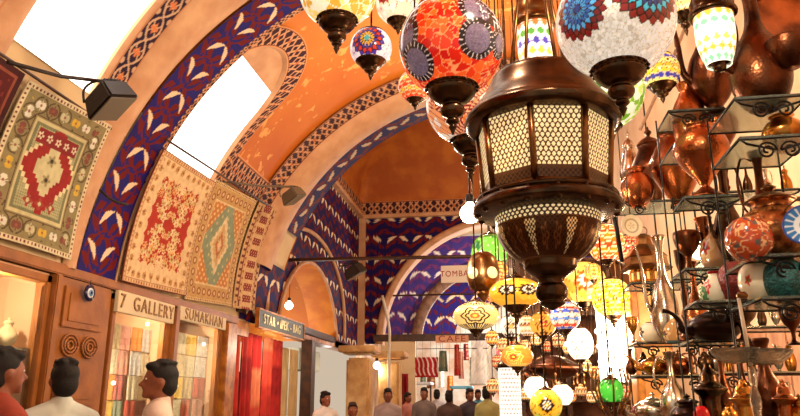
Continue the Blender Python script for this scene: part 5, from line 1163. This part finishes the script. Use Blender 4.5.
# bottom rows
V('teapot', 655, 350, 375, 28, 4.2, GOLDC, 'brass_teapot', 'brass teapot on the lower left shelf under the white ceramic pot', 'teapot', 'ls')
V('teapot', 680, 346, 375, 26, 4.1, COPPER, 'copper_teapot', 'copper teapot beside the brass teapot on the lower shelf', 'teapot', 'lh')
V('flask', 676, 352, 424, 26, 4.02, SILVER, 'silver_jug', 'silver jug with thin handle below the copper teapot', 'jug', 'g')
V('teapot', 655, 388, 424, 40, 4.3, SILVER, 'silver_teapot', 'large silver teapot at the bottom left of the metalware', 'teapot', 'ls')
V('pot', 690, 392, 428, 36, 3.3, mat('black_metal'), 'black_pot', 'black pot with light rim at the bottom edge', 'pot', 'l')
V('bell', 714, 356, 428, 34, 3.3, BRONZE, 'domed_jar', 'dark bronze jar with domed brim lid, left of the yellow brass one', 'jar', 'k')
V('bell', 748, 374, 428, 30, 2.62, GOLDC, 'domed_jar', 'yellow brass jar with domed brim lid at the bottom right', 'jar', 'k')
V('ewer', 772, 338, 428, 34, 2.7, DCOPPER, 'dark_ewer', 'tall dark ewer at the bottom right behind the glass cake stand', 'ewer', 'g')
V('ewer', 728, 350, 428, 18, 3.35, DCOPPER, 'small_ewer', 'small dark ewer under the shelf of the dark teapot', 'ewer', 'h')
V('bell', 788, 374, 428, 24, 2.6, COPPER, 'domed_jar', 'small copper jar with domed lid at the bottom right corner', 'jar', 'k')
V('pot', 803, 392, 428, 24, 2.6, GOLDC, 'brass_sugar_pot', 'small brass pot at the right edge below the glass cake stand', 'pot', 'l')
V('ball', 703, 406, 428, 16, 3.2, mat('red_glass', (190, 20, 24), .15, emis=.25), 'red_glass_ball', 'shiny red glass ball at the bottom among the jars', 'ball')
V('ball', 640, 400, 424, 16, 4.3, mat('dark_red_enamel', (120, 30, 20), .3), 'dark_red_pot', 'small dark red pot left of the silver teapot', 'pot', 'l')
V('jar', 731, 404, 428, 18, 3.2, GOLDC, 'small_brass_jar', 'small bright brass jar at the bottom in front of the bronze jar', 'jar')
# glass cake stand
p = at(752, 372, Y=2.42); t = thing('glass_cake_stand', 'two dish glass cake stand with a pale central rod', 'cake stand', p)
GL = mat('cut_glass', (230, 220, 200), .12, trans=.92, bump=.4, bscale=60)
for dx, rr, zz in ((-.045, .075, .075), (.045, .082, .07)):
    o = lathe('glass_dish', [(0, 0), (.5, .04), (.9, .22), (1, .36), (.94, .34), (.5, .09), (0, .05)], GL, t, 36, rs=rr, zs=.13, flute=.03, fl_n=18); o.location = (dx, 0, zz - .05)
lathe('foot', [(.055, -.20), (.05, -.19), (.014, -.15), (.018, -.09), (.010, -.05), (.012, -.03), (.010, .02)], GL, t, 24); tubes('rod', [([(0, 0, .02), (-.012, 0, .235)], .006)], mat('pale_rod', (226, 206, 180), .3), t); lathe('ring', [(.016, .235), (.018, .245), (.01, .255)], BRASS, t, 16)
# brass house lantern
p = at(648, 286, Y=4.26); t = thing('house_lantern', 'brass house shaped lantern with tiered roof on the shelf by the brown cabinet', 'lantern', p, YAW); t.scale = (.82, .72, .85)
lathe('roof', [(.17, .10), (.19, .12), (.16, .14), (.15, .19), (.16, .20), (.11, .25), (.06, .29), (.05, .33), (.055, .35), (.02, .37)], BRASS, t, 6, sm=1, smooth=False)
lathe('body', [(.14, 0), (.15, .02), (.13, .03), (.13, .09), (.16, .10)], GOLDC, t, 6, sm=1, smooth=False)
tubes('carrying_ring', [([(.03 * math.cos(a), 0, .39 + .03 * math.sin(a)) for a in [2 * PI * k / 16 for k in range(17)]], .004)], BRASS, t, 6)
for k in range(6): a = 2 * PI * k / 6; o = boxes('window_pane', [((0, -.116, .06), (.07, .006, .05))], mat('amber_pane', (240, 180, 90), .3, emis=.7), t); o.rotation_euler = (0, 0, a)
# brown cabinet panel at the end of the shop
p0, p1 = at(630, 300, Y=5.2), at(668, 300, Y=5.2); t = thing('wooden_cabinet', 'tall golden brown wooden cabinet behind the silver ewer', 'cabinet', ((p0.x + p1.x) / 2, 5.2, 0)); hw = (p1.x - p0.x) / 2; zt_ = at(650, 284, Y=5.2).z
b2('carcass', -hw, hw, 0, .35, 0, zt_, WOODL, t, .01); o = b2('door', -hw + .05, hw - .03, -.02, 0, .1, zt_ - .06, mat('honey_panel', (222, 156, 84), .5, c2=(196, 128, 60), scale=5), t, .006); tubes('handle', [([(-.08, -.02, 1.7), (-.08, -.05, 1.72), (-.08, -.05, 1.82), (-.08, -.02, 1.84)], .006)], BRASS, o, 6)
# post at the shop's end and wall boards
t = thing('wall_board', 'pale wooden boards on the right wall behind the metalware', 'panel', (1.86, 5.6, 0))
for k in range(9): b2('board', -.02, .03, -1.6 + k * .36, -1.6 + k * .36 + .34, 0, 2.05, mat('pale_board', (214, 160, 120), .6, c2=(176, 112, 76), scale=4), t, .005)
# twisted rope hanging diagonally
tag(tubes('twisted_rope', [([at(697, -10, Y=3.6), at(684, 30, Y=3.7), at(664, 78, Y=3.9), at(640, 130, Y=4.1)], .010)], mat('rope', (190, 150, 120), .9, bump=1, bscale=80), None, 8, 6), 'pale twisted rope slanting down behind the lamps at the upper right', 'rope')
V('candle', 760, 350, 428, 14, 2.72, COPPER, 'copper_candlestick', 'copper candlestick behind the glass cake stand', 'candlestick')
V('goblet', 795, 306, 345, 22, 2.75, DCOPPER, 'dark_goblet', 'dark copper goblet hanging low at the right edge under the ceramic row', 'goblet')

bulb(699, 250, 4.3, .05, 'glaring bulb among the copper goblets on the right', 16, 3.3, (1, .84, .55))
bulb(664, 312, 4.75, .045, 'added bulb standing in for a bright reflection behind the silver ewer', 12, 3.7, (1, .88, .62))  # bulb added to imitate a bright reflection, no real bulb here

# denser rows of small metalware on the stands further back
stand(694, 800, 4.0, (196, 262, 328, 372, 416), .26, 'back iron stand crowded with small metalware near the right wall')
KN = [('goblet', 'goblet', ''), ('teapot', 'teapot', 'ls'), ('flask', 'flask', ''), ('bell', 'domed_jar', 'k'), ('jar', 'jar', 'l'), ('candle', 'candlestick', ''), ('pot', 'pot', 'lH'), ('ewer', 'ewer', 'sh')]
MT = [(COPPER, 'copper'), (BRONZE, 'bronze'), (GOLDC, 'yellow brass'), (DCOPPER, 'dark copper'), (SILVER, 'silver')]
for r, (yb, hh, n) in enumerate(((196, 34, 5), (262, 38, 6), (328, 40, 7), (372, 34, 8), (416, 34, 8))):
    for c in range(n):
        k = KN[(r * 3 + c * 5) % 8]; m_ = MT[(r * 2 + c * 3) % 5]; x = 700 + (c + .5) * 98 / n
        V(k[0], x, yb - hh * (.8 + .2 * ((c * 7 + r) % 3) / 2), yb, {'teapot': 15, 'pot': 14, 'jar': 11, 'bell': 14}.get(k[0], 9), 4.0, m_[0], k[1], f'small {m_[1]} {k[1].replace("_", " ")} on back stand, {["topmost", "second", "middle", "fourth", "lowest"][r]} shelf, {["leftmost", "second from left", "third from left", "fourth from left", "fifth from left", "sixth from left", "seventh from left", "eighth from left"][c]}', k[1].replace('_', ' '), k[2], 'small metalware on the back stand')
for i, (x, y, m_, k) in enumerate(((634, 343, 2, 0), (645, 375, 1, 3), (668, 375, 0, 4), (632, 375, 3, 2), (693, 375, 2, 5), (641, 424, 0, 1), (667, 424, 2, 3), (688, 424, 1, 0))):
    V(KN[k][0], x, y - 26, y, 11, 4.38, MT[m_][0], KN[k][1], f'little {MT[m_][1]} {KN[k][1].replace("_", " ")} on the farther iron stand, {["by the white ceramic pot", "behind the brass teapot", "between the two teapots", "left of the brass teapot", "right of the copper teapot", "left of the silver teapot", "behind the silver teapot", "right of the silver jug"][i]}', KN[k][1].replace('_', ' '), KN[k][2])
